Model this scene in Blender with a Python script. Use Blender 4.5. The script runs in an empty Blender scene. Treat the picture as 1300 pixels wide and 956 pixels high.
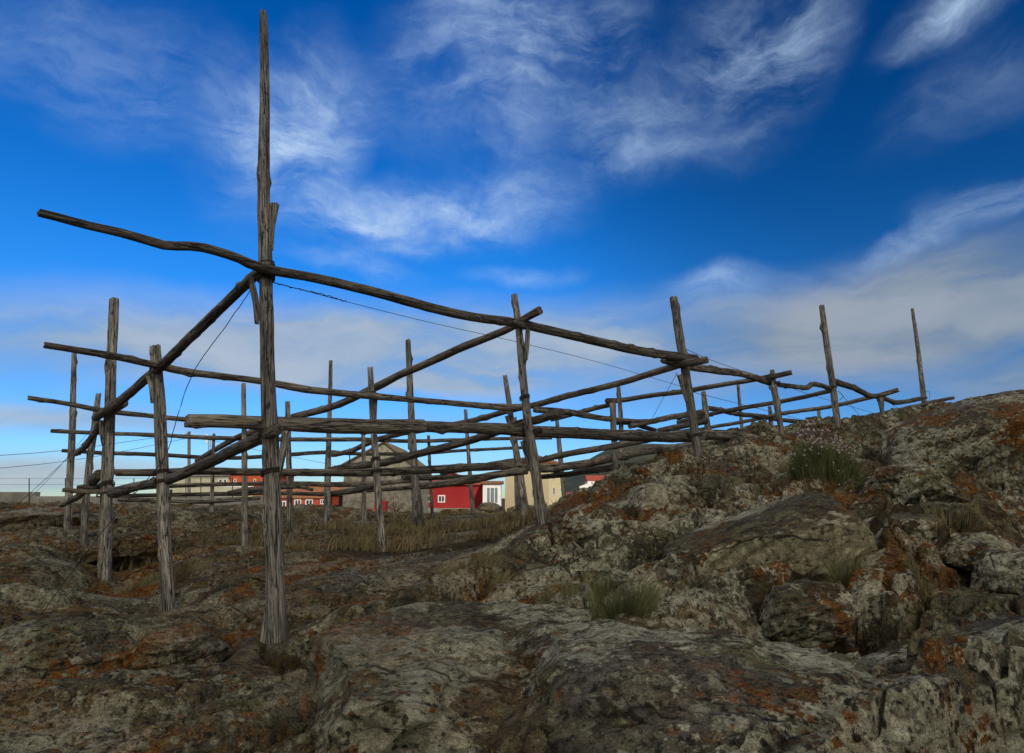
import bpy, bmesh, math, random
import numpy as np
from mathutils import Vector, Matrix

random.seed(7)
RNG = np.random.default_rng(11)
SC = bpy.context.scene
COL = SC.collection

# ------------------------------------------------------------------ camera
F = 850.0                       # focal length in pixels of a 1300 px wide picture
CX, CY = 650.0, 478.0
CZ = 1.6                        # eye height
PITCH = math.atan(152.0 / F)
cp, sp = math.cos(PITCH), math.sin(PITCH)

def ray(px, py):
    u = (px - CX) / F; v = (CY - py) / F
    return u, cp - v * sp, sp + v * cp

def PT(px, py, Y):              # survey point: bearing of a feature plus its distance
    a, b, c = ray(px, py)
    t = Y / b
    return Vector((a * t, Y, CZ + c * t))

def px_size(px, py, Y):         # metres spanned by one pixel at that distance
    a, b, c = ray(px, py)
    return (Y / b) / F

cam = bpy.data.cameras.new('camera')
cam.sensor_width = 36.0
cam.lens = F / 1300.0 * 36.0
cam.clip_start = 0.05
cam.clip_end = 5000
camo = bpy.data.objects.new('camera', cam)
camo.location = (0, 0, CZ)
camo.rotation_euler = (math.pi / 2 + PITCH, 0, 0)
COL.objects.link(camo)
SC.camera = camo

# ------------------------------------------------------------------ noise
def _hash(ix, iy, iz, seed):
    h = (ix.astype(np.int64) * 374761393 + iy.astype(np.int64) * 668265263
         + iz.astype(np.int64) * 2147483647 + seed * 974711) & 0xffffffff
    h = ((h ^ (h >> 13)) * 1274126177) & 0xffffffff
    h = ((h ^ (h >> 16)) * 2246822519) & 0xffffffff
    return (h ^ (h >> 15)) & 0xffffffff

_G = np.array([[1,1,0],[-1,1,0],[1,-1,0],[-1,-1,0],[1,0,1],[-1,0,1],[1,0,-1],[-1,0,-1],
               [0,1,1],[0,-1,1],[0,1,-1],[0,-1,-1],[1,1,0],[-1,1,0],[0,-1,1],[0,-1,-1]], float)

def perlin(x, y, z, seed=0):
    x0 = np.floor(x); y0 = np.floor(y); z0 = np.floor(z)
    fx = x - x0; fy = y - y0; fz = z - z0
    u = fx**3 * (fx * (fx * 6 - 15) + 10)
    v = fy**3 * (fy * (fy * 6 - 15) + 10)
    w = fz**3 * (fz * (fz * 6 - 15) + 10)
    r = 0
    for dx in (0, 1):
        for dy in (0, 1):
            for dz in (0, 1):
                g = _G[_hash(x0 + dx, y0 + dy, z0 + dz, seed) & 15]
                d = g[..., 0] * (fx - dx) + g[..., 1] * (fy - dy) + g[..., 2] * (fz - dz)
                r = r + d * (u if dx else 1 - u) * (v if dy else 1 - v) * (w if dz else 1 - w)
    return r

def fbm(x, y, z, oct=4, seed=0, rough=0.5, ridged=False):
    s = 0; a = 1.0; t = 0.0; f = 1.0
    for o in range(oct):
        n = perlin(x * f, y * f, z * f, seed + o * 17)
        if ridged:
            n = 1 - 2 * np.abs(n)
        s = s + a * n; t += a
        a *= rough; f *= 2.03
    return s / t

def voronoi(x, y, seed=0, jit=0.9):
    x0 = np.floor(x); y0 = np.floor(y)
    f1 = np.full(x.shape, 9.0); f2 = np.full(x.shape, 9.0)
    cid = np.zeros(x.shape, np.int64)
    cxx = np.zeros(x.shape); cyy = np.zeros(x.shape)
    for dx in (-1, 0, 1):
        for dy in (-1, 0, 1):
            gx = x0 + dx; gy = y0 + dy
            h = _hash(gx, gy, gx * 0 + 3, seed)
            qx = gx + 0.5 + jit * ((h & 1023) / 1023.0 - 0.5)
            qy = gy + 0.5 + jit * (((h >> 10) & 1023) / 1023.0 - 0.5)
            d = np.hypot(x - qx, y - qy)
            c = d < f1
            f2 = np.where(c, f1, np.minimum(f2, d))
            cid = np.where(c, h, cid)
            cxx = np.where(c, qx, cxx); cyy = np.where(c, qy, cyy)
            f1 = np.where(c, d, f1)
    return f1, f2, cid, x - cxx, y - cyy

def sstep(a, b, x):
    t = np.clip((x - a) / (b - a), 0, 1)
    return t * t * (3 - 2 * t)

# ------------------------------------------------------------------ node helpers
class NT:
    def __init__(s, tree):
        s.t = tree; s.n = tree.nodes; s.l = tree.links
    def new(s, kind, **kw):
        nd = s.n.new(kind)
        for k, v in kw.items(): setattr(nd, k, v)
        return nd
    def set(s, sock, val):
        if hasattr(val, 'is_output') or isinstance(val, bpy.types.NodeSocket): s.l.new(val, sock)
        else:
            if sock.type == 'RGBA' and len(val) == 3: val = (*val, 1)
            sock.default_value = val
    def math(s, op, a, b=0.0, clamp=False):
        nd = s.new('ShaderNodeMath', operation=op); nd.use_clamp = clamp
        s.set(nd.inputs[0], a); s.set(nd.inputs[1], b)
        return nd.outputs[0]
    def vmath(s, op, a, b=(0, 0, 0)):
        nd = s.new('ShaderNodeVectorMath', operation=op)
        s.set(nd.inputs[0], a); s.set(nd.inputs[1], b)
        return nd.outputs[0]
    def noise(s, vec, scale, detail=6, rough=0.55, dist=0.0):
        nd = s.new('ShaderNodeTexNoise')
        s.set(nd.inputs['Vector'], vec); nd.inputs['Scale'].default_value = scale
        nd.inputs['Detail'].default_value = detail; nd.inputs['Roughness'].default_value = rough
        nd.inputs['Distortion'].default_value = dist
        return nd.outputs[0]
    def voro(s, vec, scale, feature='F1', out='Distance'):
        nd = s.new('ShaderNodeTexVoronoi', feature=feature)
        s.set(nd.inputs['Vector'], vec); nd.inputs['Scale'].default_value = scale
        return nd.outputs[out]
    def ramp(s, v, a, b, lo=0.0, hi=1.0):
        nd = s.new('ShaderNodeMapRange', interpolation_type='SMOOTHSTEP')
        s.set(nd.inputs[0], v); nd.inputs[1].default_value = a; nd.inputs[2].default_value = b
        nd.inputs[3].default_value = lo; nd.inputs[4].default_value = hi
        return nd.outputs[0]
    def mix(s, f, a, b):
        nd = s.new('ShaderNodeMix', data_type='RGBA')
        s.set(nd.inputs[0], f); s.set(nd.inputs[6], a); s.set(nd.inputs[7], b)
        return nd.outputs[2]
    def mapping(s, vec, loc=(0, 0, 0), rot=(0, 0, 0), scale=(1, 1, 1), kind='POINT'):
        nd = s.new('ShaderNodeMapping', vector_type=kind)
        s.set(nd.inputs[0], vec); nd.inputs[1].default_value = loc
        nd.inputs[2].default_value = rot; nd.inputs[3].default_value = scale
        return nd.outputs[0]
    def bump(s, h, strength=0.5, dist=0.02, nrm=None):
        nd = s.new('ShaderNodeBump')
        nd.inputs['Strength'].default_value = strength; nd.inputs['Distance'].default_value = dist
        s.set(nd.inputs['Height'], h)
        if nrm is not None: s.set(nd.inputs['Normal'], nrm)
        return nd.outputs[0]

def material(name):
    m = bpy.data.materials.new(name); m.use_nodes = True
    t = NT(m.node_tree); b = t.n['Principled BSDF']
    b.inputs['Roughness'].default_value = 0.85
    b.inputs['Specular IOR Level'].default_value = 0.25
    return m, t, b

def cwn(t, P, sc):
    nd = t.new('ShaderNodeTexNoise'); t.set(nd.inputs['Vector'], P); nd.inputs['Scale'].default_value = sc; nd.inputs['Detail'].default_value = 6
    return nd.outputs[1]

def rock_material(name, orange=0.5, pale=0.5, dark=0.5, soil=True, face=False):
    m, t, b = material(name)
    geo = t.new('ShaderNodeNewGeometry'); P = geo.outputs['Position']
    med = t.noise(P, 2.6, 10, 0.66, 0.3)
    fin = t.noise(P, 13.0, 10, 0.72, 0.2)
    spk = t.noise(P, 60.0, 6, 0.75)
    # strata streaks along the dip of the outcrop
    SP = t.mapping(P, rot=(math.radians(18), math.radians(14), math.radians(-35)), scale=(1.2, 5.0, 9.0))
    strat = t.noise(SP, 1.6, 10, 0.70, 0.4)
    col = t.mix(t.ramp(med, 0.32, 0.68), (0.062, 0.055, 0.038), (0.185, 0.165, 0.112))
    col = t.mix(t.ramp(strat, 0.47, 0.64, 0, 0.7), col, (0.036, 0.032, 0.026))
    bare = t.ramp(t.noise(t.mapping(P, loc=(17, 4, 8)), 0.42, 5, 0.6, 0.5), 0.48, 0.60)
    col = t.mix(t.math('MULTIPLY', bare, 0.8), col, t.mix(t.ramp(fin, 0.3, 0.7), (0.095, 0.084, 0.068), (0.225, 0.202, 0.168)))
    brown = t.ramp(t.noise(t.mapping(P, loc=(5, 14, 3)), 0.6, 6, 0.62, 0.5), 0.50, 0.62)
    col = t.mix(t.math('MULTIPLY', brown, 0.55), col, t.mix(t.ramp(fin, 0.3, 0.7), (0.050, 0.032, 0.014), (0.190, 0.112, 0.042)))
    # greenish grey crust, broken up fine
    g = t.noise(t.mapping(P, loc=(7, 3, 1)), 5.0, 12, 0.74, 0.4)
    col = t.mix(t.math('MULTIPLY', t.ramp(g, 0.52 - 0.05 * pale, 0.58, 0, 0.85), t.math('SUBTRACT', 1.0, t.math('MULTIPLY', bare, 0.6))), col, t.mix(t.ramp(spk, 0.35, 0.65), (0.155, 0.150, 0.070), (0.290, 0.275, 0.150)))
    # orange lichen: broad zones broken into crumbs
    oz = t.noise(t.mapping(P, loc=(3.3, 9.1, 0)), 0.9, 4, 0.55, 0.4)
    o2 = t.noise(t.mapping(P, loc=(1, 5, 2)), 9.0, 12, 0.76, 0.3)
    om = t.math('ADD', t.math('MULTIPLY', oz, 1.35), t.math('MULTIPLY', o2, 0.65))
    th = 1.13 - 0.15 * orange
    o3 = t.math('ADD', t.math('MULTIPLY', t.noise(t.mapping(P, loc=(6, 1, 12)), 1.1, 4), 0.7), t.math('MULTIPLY', t.noise(t.mapping(P, loc=(2, 15, 2)), 20.0, 12, 0.78), 0.9))
    sxp = t.new('ShaderNodeSeparateXYZ'); t.set(sxp.inputs[0], P)
    left = t.math('MULTIPLY', t.ramp(sxp.outputs[0], 0.6, -1.4), t.ramp(t.noise(t.mapping(P, loc=(8, 8, 8)), 0.9, 4), 0.30, 0.55, 0.45, 1.0))     # the western shelf carries more ochre lichen, less white
    col = t.mix(t.ramp(t.math('ADD', o3, t.math('MULTIPLY', left, 0.07)), 0.86, 0.94, 0, 0.75), col, t.mix(t.ramp(spk, 0.35, 0.65), (0.130, 0.070, 0.020), (0.260, 0.160, 0.050)))
    col = t.mix(t.ramp(om, th, th + 0.10, 0, 0.9), col,
                t.mix(t.ramp(spk, 0.35, 0.65), (0.140, 0.052, 0.010), (0.310, 0.130, 0.024)))
    # pale lichen plates
    pz = t.noise(t.mapping(P, loc=(11, 2, 5)), 1.3, 4, 0.55, 0.5)
    p2 = t.noise(t.mapping(P, loc=(4, 8, 6)), 12.0, 12, 0.72, 0.5)
    pm = t.math('ADD', t.math('MULTIPLY', pz, 1.2), t.math('MULTIPLY', p2, 0.85))
    tp = 1.17 - 0.17 * pale
    plate = t.ramp(pm, tp - 0.01, tp + 0.022)
    pcol = t.mix(t.ramp(fin, 0.35, 0.65), (0.36, 0.345, 0.225), (0.62, 0.60, 0.44))
    plate = t.math('MULTIPLY', plate, t.math('SUBTRACT', 1.0, t.math('MULTIPLY', left, 0.62)))
    col = t.mix(t.math('MULTIPLY', plate, 0.88), col, pcol)
    # round lichen rosettes of a hand's width and less, only in patches
    zone = t.ramp(t.noise(t.mapping(P, loc=(31, 7, 2)), 0.8, 5, 0.6, 0.4), 0.44, 0.60)
    for sc, lo_, cl in ((9.0, 0.62, (0.40, 0.40, 0.30)), (17.0, 0.66, (0.33, 0.33, 0.20)), (14.0, 0.72, (0.25, 0.09, 0.014)), (23.0, 0.60, (0.020, 0.019, 0.016))):
        off = t.mapping(P, loc=(sc, sc * .7, 3))
        dd = t.math('ADD', t.voro(off, sc), t.math('MULTIPLY', t.math('SUBTRACT', t.noise(off, sc * 3.2, 6, .7), 0.5), 0.75))
        sep = t.new('ShaderNodeSeparateColor'); t.set(sep.inputs[0], t.voro(off, sc, out='Color'))
        hit = t.math('MULTIPLY', t.ramp(dd, 0.42, 0.30), t.math('MULTIPLY', zone, t.math('GREATER_THAN', sep.outputs[0], lo_)))
        col = t.mix(t.math('MULTIPLY', hit, 0.85), col, cl)
    if face:        # viewer-side and downward faces of the block mixed towards pale yellow
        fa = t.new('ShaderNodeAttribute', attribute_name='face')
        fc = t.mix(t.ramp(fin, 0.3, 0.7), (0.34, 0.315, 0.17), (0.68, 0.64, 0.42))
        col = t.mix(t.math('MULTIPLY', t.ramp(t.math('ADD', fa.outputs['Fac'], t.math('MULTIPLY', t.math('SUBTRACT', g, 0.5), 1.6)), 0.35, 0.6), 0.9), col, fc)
    # fractures
    cw = t.vmath('ADD', t.mapping(P, rot=(math.radians(10), math.radians(8), math.radians(-28)), scale=(0.8, 1.7, 2.2)), t.vmath('MULTIPLY', cwn(t, P, 1.6), (0.7, 0.7, 0.7)))
    ce = t.voro(cw, 0.95, 'DISTANCE_TO_EDGE'); ce2 = t.voro(cw, 2.3, 'DISTANCE_TO_EDGE')
    brk = t.ramp(t.noise(P, 2.3, 6, 0.65), 0.44, 0.56)
    crk = t.math('MAXIMUM', t.math('MULTIPLY', t.ramp(ce, 0.020, 0.004), brk), t.math('MULTIPLY', t.ramp(ce2, 0.022, 0.004), t.math('MULTIPLY', brk, 0.7)))
    col = t.mix(t.math('MULTIPLY', crk, 0.8), col, (0.014, 0.011, 0.008))
    # black crust lichen and pits
    bk = t.noise(t.mapping(P, loc=(21, 2, 9)), 24.0, 12, 0.78, 0.3)
    td = 0.585 - 0.07 * dark
    col = t.mix(t.ramp(bk, td, td + 0.05, 0, 0.88), col, (0.017, 0.016, 0.014))
    col = t.mix(t.ramp(spk, 0.60, 0.70, 0, 0.5), col, (0.40, 0.38, 0.28))
    if soil:
        at = t.new('ShaderNodeAttribute', attribute_name='soil')
        sn = t.noise(P, 14.0, 10, 0.72)
        scol = t.mix(t.ramp(sn, 0.35, 0.68), (0.026, 0.019, 0.011), (0.105, 0.080, 0.040))
        sf = t.math('ADD', at.outputs['Fac'], t.math('MULTIPLY', t.math('SUBTRACT', sn, 0.5), 0.9))
        col = t.mix(t.ramp(sf, 0.42, 0.62), col, scol)
    gr_ = t.noise(P, 120.0, 4, 0.7)
    vs_ = t.new('ShaderNodeVectorMath', operation='SCALE'); t.set(vs_.inputs[0], col)
    t.set(vs_.inputs[3], t.math('MULTIPLY', t.ramp(gr_, 0.32, 0.68, 0.55, 1.35), t.ramp(fin, 0.30, 0.66, 0.65, 1.2)))
    t.set(b.inputs['Base Color'], vs_.outputs[0])
    h = t.math('ADD', t.math('MULTIPLY', fin, 1.0), t.math('MULTIPLY', strat, 0.9))
    h = t.math('ADD', h, t.math('MULTIPLY', med, 0.8))
    h = t.math('SUBTRACT', h, t.math('MULTIPLY', crk, 0.9))
    n1 = t.bump(h, 1.0, 0.10)
    n2 = t.bump(t.math('ADD', spk, t.math('MULTIPLY', bk, -0.6)), 0.9, 0.022, n1)
    t.set(b.inputs['Normal'], n2)
    b.inputs['Roughness'].default_value = 0.92
    b.inputs['Specular IOR Level'].default_value = 0.15
    return m

def wood_material(name, lo, hi, rust=0.0):
    m, t, b = material(name)
    tc = t.new('ShaderNodeTexCoord'); oi = t.new('ShaderNodeObjectInfo')
    off = t.new('ShaderNodeCombineXYZ')
    for k in range(3): t.set(off.inputs[k], t.math('MULTIPLY', oi.outputs['Random'], 17.0 + 9 * k))
    V = t.vmath('ADD', tc.outputs['Object'], off.outputs[0])
    gr = t.noise(t.mapping(V, scale=(46, 46, 3.2)), 1.0, 10, 0.72, 0.5)
    gr2 = t.noise(t.mapping(V, scale=(62, 62, 6.0)), 1.0, 8, 0.66, 0.6)
    big = t.noise(t.mapping(V, scale=(5, 5, 1.1)), 1.0, 5, 0.6)
    spots = t.noise(t.mapping(V, scale=(26, 26, 9)), 1.0, 8, 0.7)
    col = t.mix(t.ramp(gr, 0.36, 0.64), lo, hi)
    col = t.mix(t.ramp(big, 0.40, 0.66, 0, 0.6), col, tuple(0.55 * c for c in lo))
    col = t.mix(t.ramp(t.noise(t.mapping(V, loc=(4, 4, 4), scale=(9, 9, 1.3)), 1.0, 6, 0.6), 0.55, 0.68, 0, 0.6),
                col, (hi[0] * 1.25, hi[1] * 1.22, hi[2] * 1.15))
    crack = t.ramp(gr2, 0.555, 0.63)
    col = t.mix(t.math('MULTIPLY', crack, 0.85), col, (0.012, 0.010, 0.008))
    sp_ = t.math('ABSOLUTE', t.math('SUBTRACT', t.noise(t.mapping(V, loc=(2, 7, 1), scale=(16, 16, 0.55)), 1.0, 3, 0.5, 0.2), 0.5))
    split = t.ramp(sp_, 0.016, 0.005)
    col = t.mix(t.math('MULTIPLY', split, 0.9), col, (0.010, 0.008, 0.006))
    crack = t.math('MAXIMUM', crack, split)
    col = t.mix(t.ramp(spots, 0.64, 0.72, 0, 0.7), col, (0.19, 0.20, 0.13))      # lichen specks
    if rust:
        col = t.mix(t.ramp(t.noise(t.mapping(V, loc=(9, 1, 3), scale=(12, 12, 3)), 1.0, 8, 0.65), 0.60, 0.72, 0, rust),
                    col, (0.15, 0.055, 0.018))
    oi2 = t.math('ADD', t.math('MULTIPLY', oi.outputs['Random'], 0.65), 0.72)
    vm = t.new('ShaderNodeVectorMath', operation='SCALE')
    t.set(vm.inputs[0], col); t.set(vm.inputs[3], oi2)
    t.set(b.inputs['Base Color'], vm.outputs[0])
    h = t.math('SUBTRACT', t.math('MULTIPLY', gr, 1.0), t.math('MULTIPLY', crack, 0.9))
    t.set(b.inputs['Normal'], t.bump(h, 1.0, 0.03))
    return m

def plain_material(name, c1, c2, scale=3.0, rough=0.85, bump=0.0, spec=0.25, detail=6):
    m, t, b = material(name)
    tc = t.new('ShaderNodeTexCoord')
    n = t.noise(tc.outputs['Object'], scale, detail, 0.62, 0.3)
    t.set(b.inputs['Base Color'], t.mix(t.ramp(n, 0.30, 0.70), c1, c2))
    b.inputs['Roughness'].default_value = rough
    b.inputs['Specular IOR Level'].default_value = spec
    if bump: t.set(b.inputs['Normal'], t.bump(n, bump, 0.05))
    return m

def blade_material(name, dry, green, dark):
    m, t, b = material(name)
    at = t.new('ShaderNodeAttribute', attribute_name='tint')
    col = t.mix(at.outputs['Fac'], green, dry)
    n = t.noise(t.new('ShaderNodeNewGeometry').outputs['Position'], 5.0, 4)
    col = t.mix(t.ramp(n, 0.35, 0.65, 0, 0.5), col, dark)
    t.set(b.inputs['Base Color'], col)
    b.inputs['Roughness'].default_value = 0.7
    return m

M = {}
M['bedrock'] = rock_material('lichen_bedrock', orange=0.56, pale=0.58, dark=0.74)
M['rock_grey'] = rock_material('grey_lichen_rock', orange=0.30, pale=0.78, dark=0.72, soil=False)
M['rock_orange'] = rock_material('orange_lichen_rock', orange=0.80, pale=0.50, dark=0.72, soil=False)
M['rock_pale'] = rock_material('pale_lichen_rock', orange=0.25, pale=1.2, dark=0.5, soil=False)
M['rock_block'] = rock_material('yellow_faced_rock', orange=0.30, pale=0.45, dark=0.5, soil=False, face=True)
M['post'] = wood_material('weathered_post_wood', (0.120, 0.108, 0.088), (0.420, 0.395, 0.335), 0.35)
M['pole'] = wood_material('weathered_pole_wood', (0.075, 0.064, 0.048), (0.250, 0.222, 0.172), 0.45)
M['wire'] = plain_material('dark_wire', (0.02, 0.018, 0.016), (0.05, 0.03, 0.02), 30, 0.6)
M['grass'] = blade_material('dry_grass', (0.230, 0.172, 0.080), (0.090, 0.098, 0.036), (0.080, 0.066, 0.032))
M['tuft'] = blade_material('green_grass', (0.260, 0.200, 0.095), (0.060, 0.095, 0.028), (0.030, 0.044, 0.016))
M['flower'] = plain_material('thrift_flower', (0.34, 0.22, 0.25), (0.50, 0.40, 0.40), 40)
M['concrete'] = plain_material('old_concrete', (0.16, 0.155, 0.135), (0.30, 0.29, 0.25), 1.6, 0.9, 0.3)
M['cream'] = plain_material('cream_render', (0.78, 0.66, 0.36), (0.84, 0.73, 0.44), 0.4)
M['stone_wall'] = plain_material('rough_cast_wall', (0.15, 0.135, 0.10), (0.40, 0.375, 0.29), 1.6, 0.9, 0.4, detail=10)
M['khaki'] = plain_material('khaki_render', (0.30, 0.29, 0.20), (0.40, 0.385, 0.28), 0.4)
M['red_wall'] = plain_material('red_render', (0.26, 0.016, 0.018), (0.34, 0.026, 0.026), 0.5)
M['brick_wall'] = plain_material('brick_red_render', (0.33, 0.055, 0.040), (0.42, 0.085, 0.060), 0.6)
M['orange_wall'] = plain_material('orange_red_render', (0.36, 0.065, 0.025), (0.46, 0.095, 0.04), 0.6)
M['white'] = plain_material('white_paint', (0.68, 0.67, 0.64), (0.80, 0.79, 0.76), 1.0)
M['glass'] = plain_material('window_glass', (0.03, 0.035, 0.04), (0.06, 0.07, 0.08), 0.5, 0.12, spec=0.6)
M['grey_glass'] = plain_material('grey_glazing', (0.13, 0.16, 0.19), (0.20, 0.24, 0.28), 0.6, 0.2, spec=0.6)
M['dark_panel'] = plain_material('dark_boards', (0.015, 0.013, 0.012), (0.035, 0.03, 0.028), 1.0)
M['metal'] = plain_material('galvanised_metal', (0.22, 0.22, 0.22), (0.34, 0.34, 0.34), 4.0, 0.6)
M['red_plastic'] = plain_material('red_plastic', (0.42, 0.03, 0.025), (0.50, 0.045, 0.035), 2.0, 0.5)
M['turf'] = plain_material('mown_turf', (0.20, 0.21, 0.05), (0.30, 0.30, 0.09), 3.0)

def tile_material(name, c1, c2):
    m, t, b = material(name)
    tc = t.new('ShaderNodeTexCoord')
    wv = t.new('ShaderNodeTexWave', wave_type='BANDS', bands_direction='X')
    t.set(wv.inputs['Vector'], tc.outputs['Object']); wv.inputs['Scale'].default_value = 2.6
    wv.inputs['Distortion'].default_value = 0.6
    n = t.noise(tc.outputs['Object'], 1.5, 8, 0.65)
    col = t.mix(t.ramp(n, 0.3, 0.7), c1, c2)
    t.set(b.inputs['Base Color'], col)
    t.set(b.inputs['Normal'], t.bump(wv.outputs[1], 0.7, 0.06))
    return m
M['tile_orange'] = tile_material('orange_roof_tiles', (0.20, 0.085, 0.040), (0.34, 0.15, 0.07))
M['tile_red'] = tile_material('red_roof_tiles', (0.28, 0.055, 0.035), (0.40, 0.095, 0.06))
M['tile_brown'] = tile_material('brown_roof_tiles', (0.13, 0.095, 0.06), (0.24, 0.18, 0.11))
M['tile_grey'] = tile_material('grey_roof_sheets', (0.14, 0.13, 0.115), (0.24, 0.225, 0.20))

# ------------------------------------------------------------------ object helpers
W = {}
def mesh_from(name, verts, faces, smooth=True):
    me = bpy.data.meshes.new(name)
    me.from_pydata([tuple(v) for v in verts], [], faces)
    if smooth: me.polygons.foreach_set('use_smooth', [True] * len(me.polygons))
    me.update()
    return me

def fast_mesh(name, verts, quads, smooth=True):
    me = bpy.data.meshes.new(name)
    verts = np.asarray(verts, np.float32); quads = np.asarray(quads, np.int32)
    k = quads.shape[1]
    me.vertices.add(len(verts)); me.vertices.foreach_set('co', verts.ravel())
    me.loops.add(quads.size); me.loops.foreach_set('vertex_index', quads.ravel())
    me.polygons.add(len(quads))
    me.polygons.foreach_set('loop_start', np.arange(len(quads), dtype=np.int32) * k)
    if smooth: me.polygons.foreach_set('use_smooth', np.ones(len(quads), bool))
    me.update(calc_edges=True); me.validate()
    return me

def link(name, me, mat, world=None, parent=None):
    o = bpy.data.objects.new(name, me)
    if mat is not None and me is not None:
        me.materials.clear(); me.materials.append(mat)
    COL.objects.link(o)
    world = world or Matrix.Identity(4)
    if parent is not None:
        o.parent = parent
        o.matrix_parent_inverse = Matrix.Identity(4)
        o.matrix_basis = W[parent.name].inverted() @ world
    else:
        o.matrix_basis = world
    W[o.name] = world.copy()
    return o

def tag(o, label=None, cat=None, group=None, kind=None):
    if label: o['label'] = label
    if cat: o['category'] = cat
    if group: o['group'] = group
    if kind: o['kind'] = kind
    return o

def empty(name, loc, label, cat, group=None, rotz=0.0):
    o = link(name, None, None, Matrix.Translation(loc) @ Matrix.Rotation(rotz, 4, 'Z'))
    o.empty_display_size = 0.3
    return tag(o, label, cat, group)

# ------------------------------------------------------------------ ground
CTRL = []
def G(px, py, Y): CTRL.append(tuple(PT(px, py, Y)))
for a in [  # near foreground
    (-250,1010,3.4),(0,1000,3.4),(300,1000,3.3),(650,1000,2.9),(1000,1000,2.6),(1300,1000,2.4),(1600,1000,2.4),
    (60,850,5.2),(-150,850,5.2),(120,790,6.6),(20,745,8.0),(-150,740,8),(230,860,5.0),(340,880,4.7),(450,870,4.6),
    (600,812,4.9),(520,800,5.3),(640,775,5.6),(700,860,4.5),(820,850,4.4),(900,800,4.9),
    (450,800,6.2),(450,740,8.0),(560,745,7.4),(560,705,9.2),(640,690,9.2),(400,715,9.6),(290,740,9.0),(290,770,7.6),
    # left shelf and slope
    (60,700,10.5),(-100,700,10.5),(30,665,15),(60,650,18),(0,644,22.5),(120,646,22.5),(-200,644,22),(200,662,16),
    (160,690,12.5),(250,655,18),(250,646,23),(330,646,24),(200,646,24),(260,700,11.5),(270,665,15.5),
    (340,650,24),(400,646,30),(330,665,17),
    # valley
    (430,690,11.6),(560,680,13),(600,672,14.5),(630,655,19),(540,655,20),(450,658,20),(560,657,26),(620,656,30),
    # right outcrop
    (700,730,6.6),(660,715,7.4),(700,672,7.9),(720,662,8.4),(760,646,8.8),(800,612,9.8),(845,591,10.5),(800,650,8.2),(750,690,7.3),
    (870,640,8.3),(900,615,9.3),(940,571,10.9),(990,562,11.4),(1040,562,11.8),(960,600,9.8),(1010,600,9.8),
    (800,745,6.0),(860,700,6.7),(930,650,7.7),(960,720,6.1),(1050,660,7.6),(1090,600,9.6),
    (1110,564,12.0),(1150,564,12.6),(1200,574,11.4),(1290,552,11.8),(1400,520,11.5),(1600,470,11.5),
    (1130,650,7.6),(1130,700,6.4),(1090,750,5.5),(1150,740,5.6),(1200,720,5.9),(1280,700,6.2),(1450,690,6.0),
    (1100,810,4.7),(1200,810,4.6),(1280,780,4.9),(1450,780,4.6),(1000,850,4.3),(1000,790,5.1),(1150,870,3.9),(1280,870,3.7),
    (1280,640,8.0),(1450,620,8.0),
    ]: G(*a)
POST_BASES = [  # px, py, Y of every foot of the rack
    (352,815,6.0),(215,790,8.4),(133,745,10.7),(106,690,12.0),(86,672,13.2),(311,692,12.3),(369,695,12.9),
    (415,668,17.0),(462,676,17.5),(486,702,10.7),(531,674,14.9),(602,668,16.2),(549,658,19.4),(669,662,13.0),
    (658,656,17.0),(687,655,8.4),(887,578,11.1),(993,553,13.5),(1066,551,15.9),(1122,546,18.3),(1176,534,21.5),
    (716,644,18.4),(781,614,15.0),(904,572,18.0),(943,556,26.0),(981,558,21.0),(1043,556,23.7)]
for a in POST_BASES: G(*a)
FAR = [(-30,40,0.9),(-14,40,-0.4),(0,45,-0.9),(14,40,-0.8),(8,30,-0.3),(14,30,0.6),(22,32,2.6),(32,30,3.2),(30,45,1.5),
       (-30,22,0.8),(0,70,-1.5),(-30,70,-0.6),(30,70,-1.2),(50,50,0.2),(0,110,-2.6),(-60,110,-1.6),(60,110,-2.6),
       (-60,60,0),(70,70,0),(-90,150,-2),(0,170,-3),(90,150,-3),(-80,0,0.2),(80,0,2.0),
       (0,-4,0.0),(-6,-6,0.0),(6,-6,0.2),(-14,2,0.3),(14,3,2.0),(0,-40,-0.5),(-50,-50,-0.5),(50,-50,0.5),(10,8.5,2.2)]
CT = np.array(CTRL + FAR, float)

def rbf_fit(P, z, c=0.35, lam=0.012):
    d = np.sqrt(((P[:, None] - P[None]) ** 2).sum(-1) + c * c)
    n = len(P)
    A = np.zeros((n + 3, n + 3)); A[:n, :n] = d - lam * np.eye(n) * d.mean()
    A[:n, n] = 1; A[:n, n + 1:] = P; A[n, :n] = 1; A[n + 1:, :n] = P.T
    return np.linalg.solve(A, np.concatenate([z, np.zeros(3)]))
# the fit is done in a log-radial chart, so that near and far features count alike
def chart(x, y):
    r = np.hypot(x, y) + 1.5
    k = np.log(r) / r * 4
    return np.stack([x * k, y * k], -1)
RC = chart(CT[:, 0], CT[:, 1])
RW = rbf_fit(RC, CT[:, 2])
def base_h(x, y):
    q = chart(x, y).reshape(-1, 2)
    out = np.empty(len(q))
    for i in range(0, len(q), 40000):
        qq = q[i:i + 40000]
        d = np.sqrt(((qq[:, None] - RC[None]) ** 2).sum(-1) + 0.35 ** 2)
        out[i:i + 40000] = d @ RW[:-3] + RW[-3] + qq @ RW[-2:]
    return out.reshape(np.shape(x))

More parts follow.
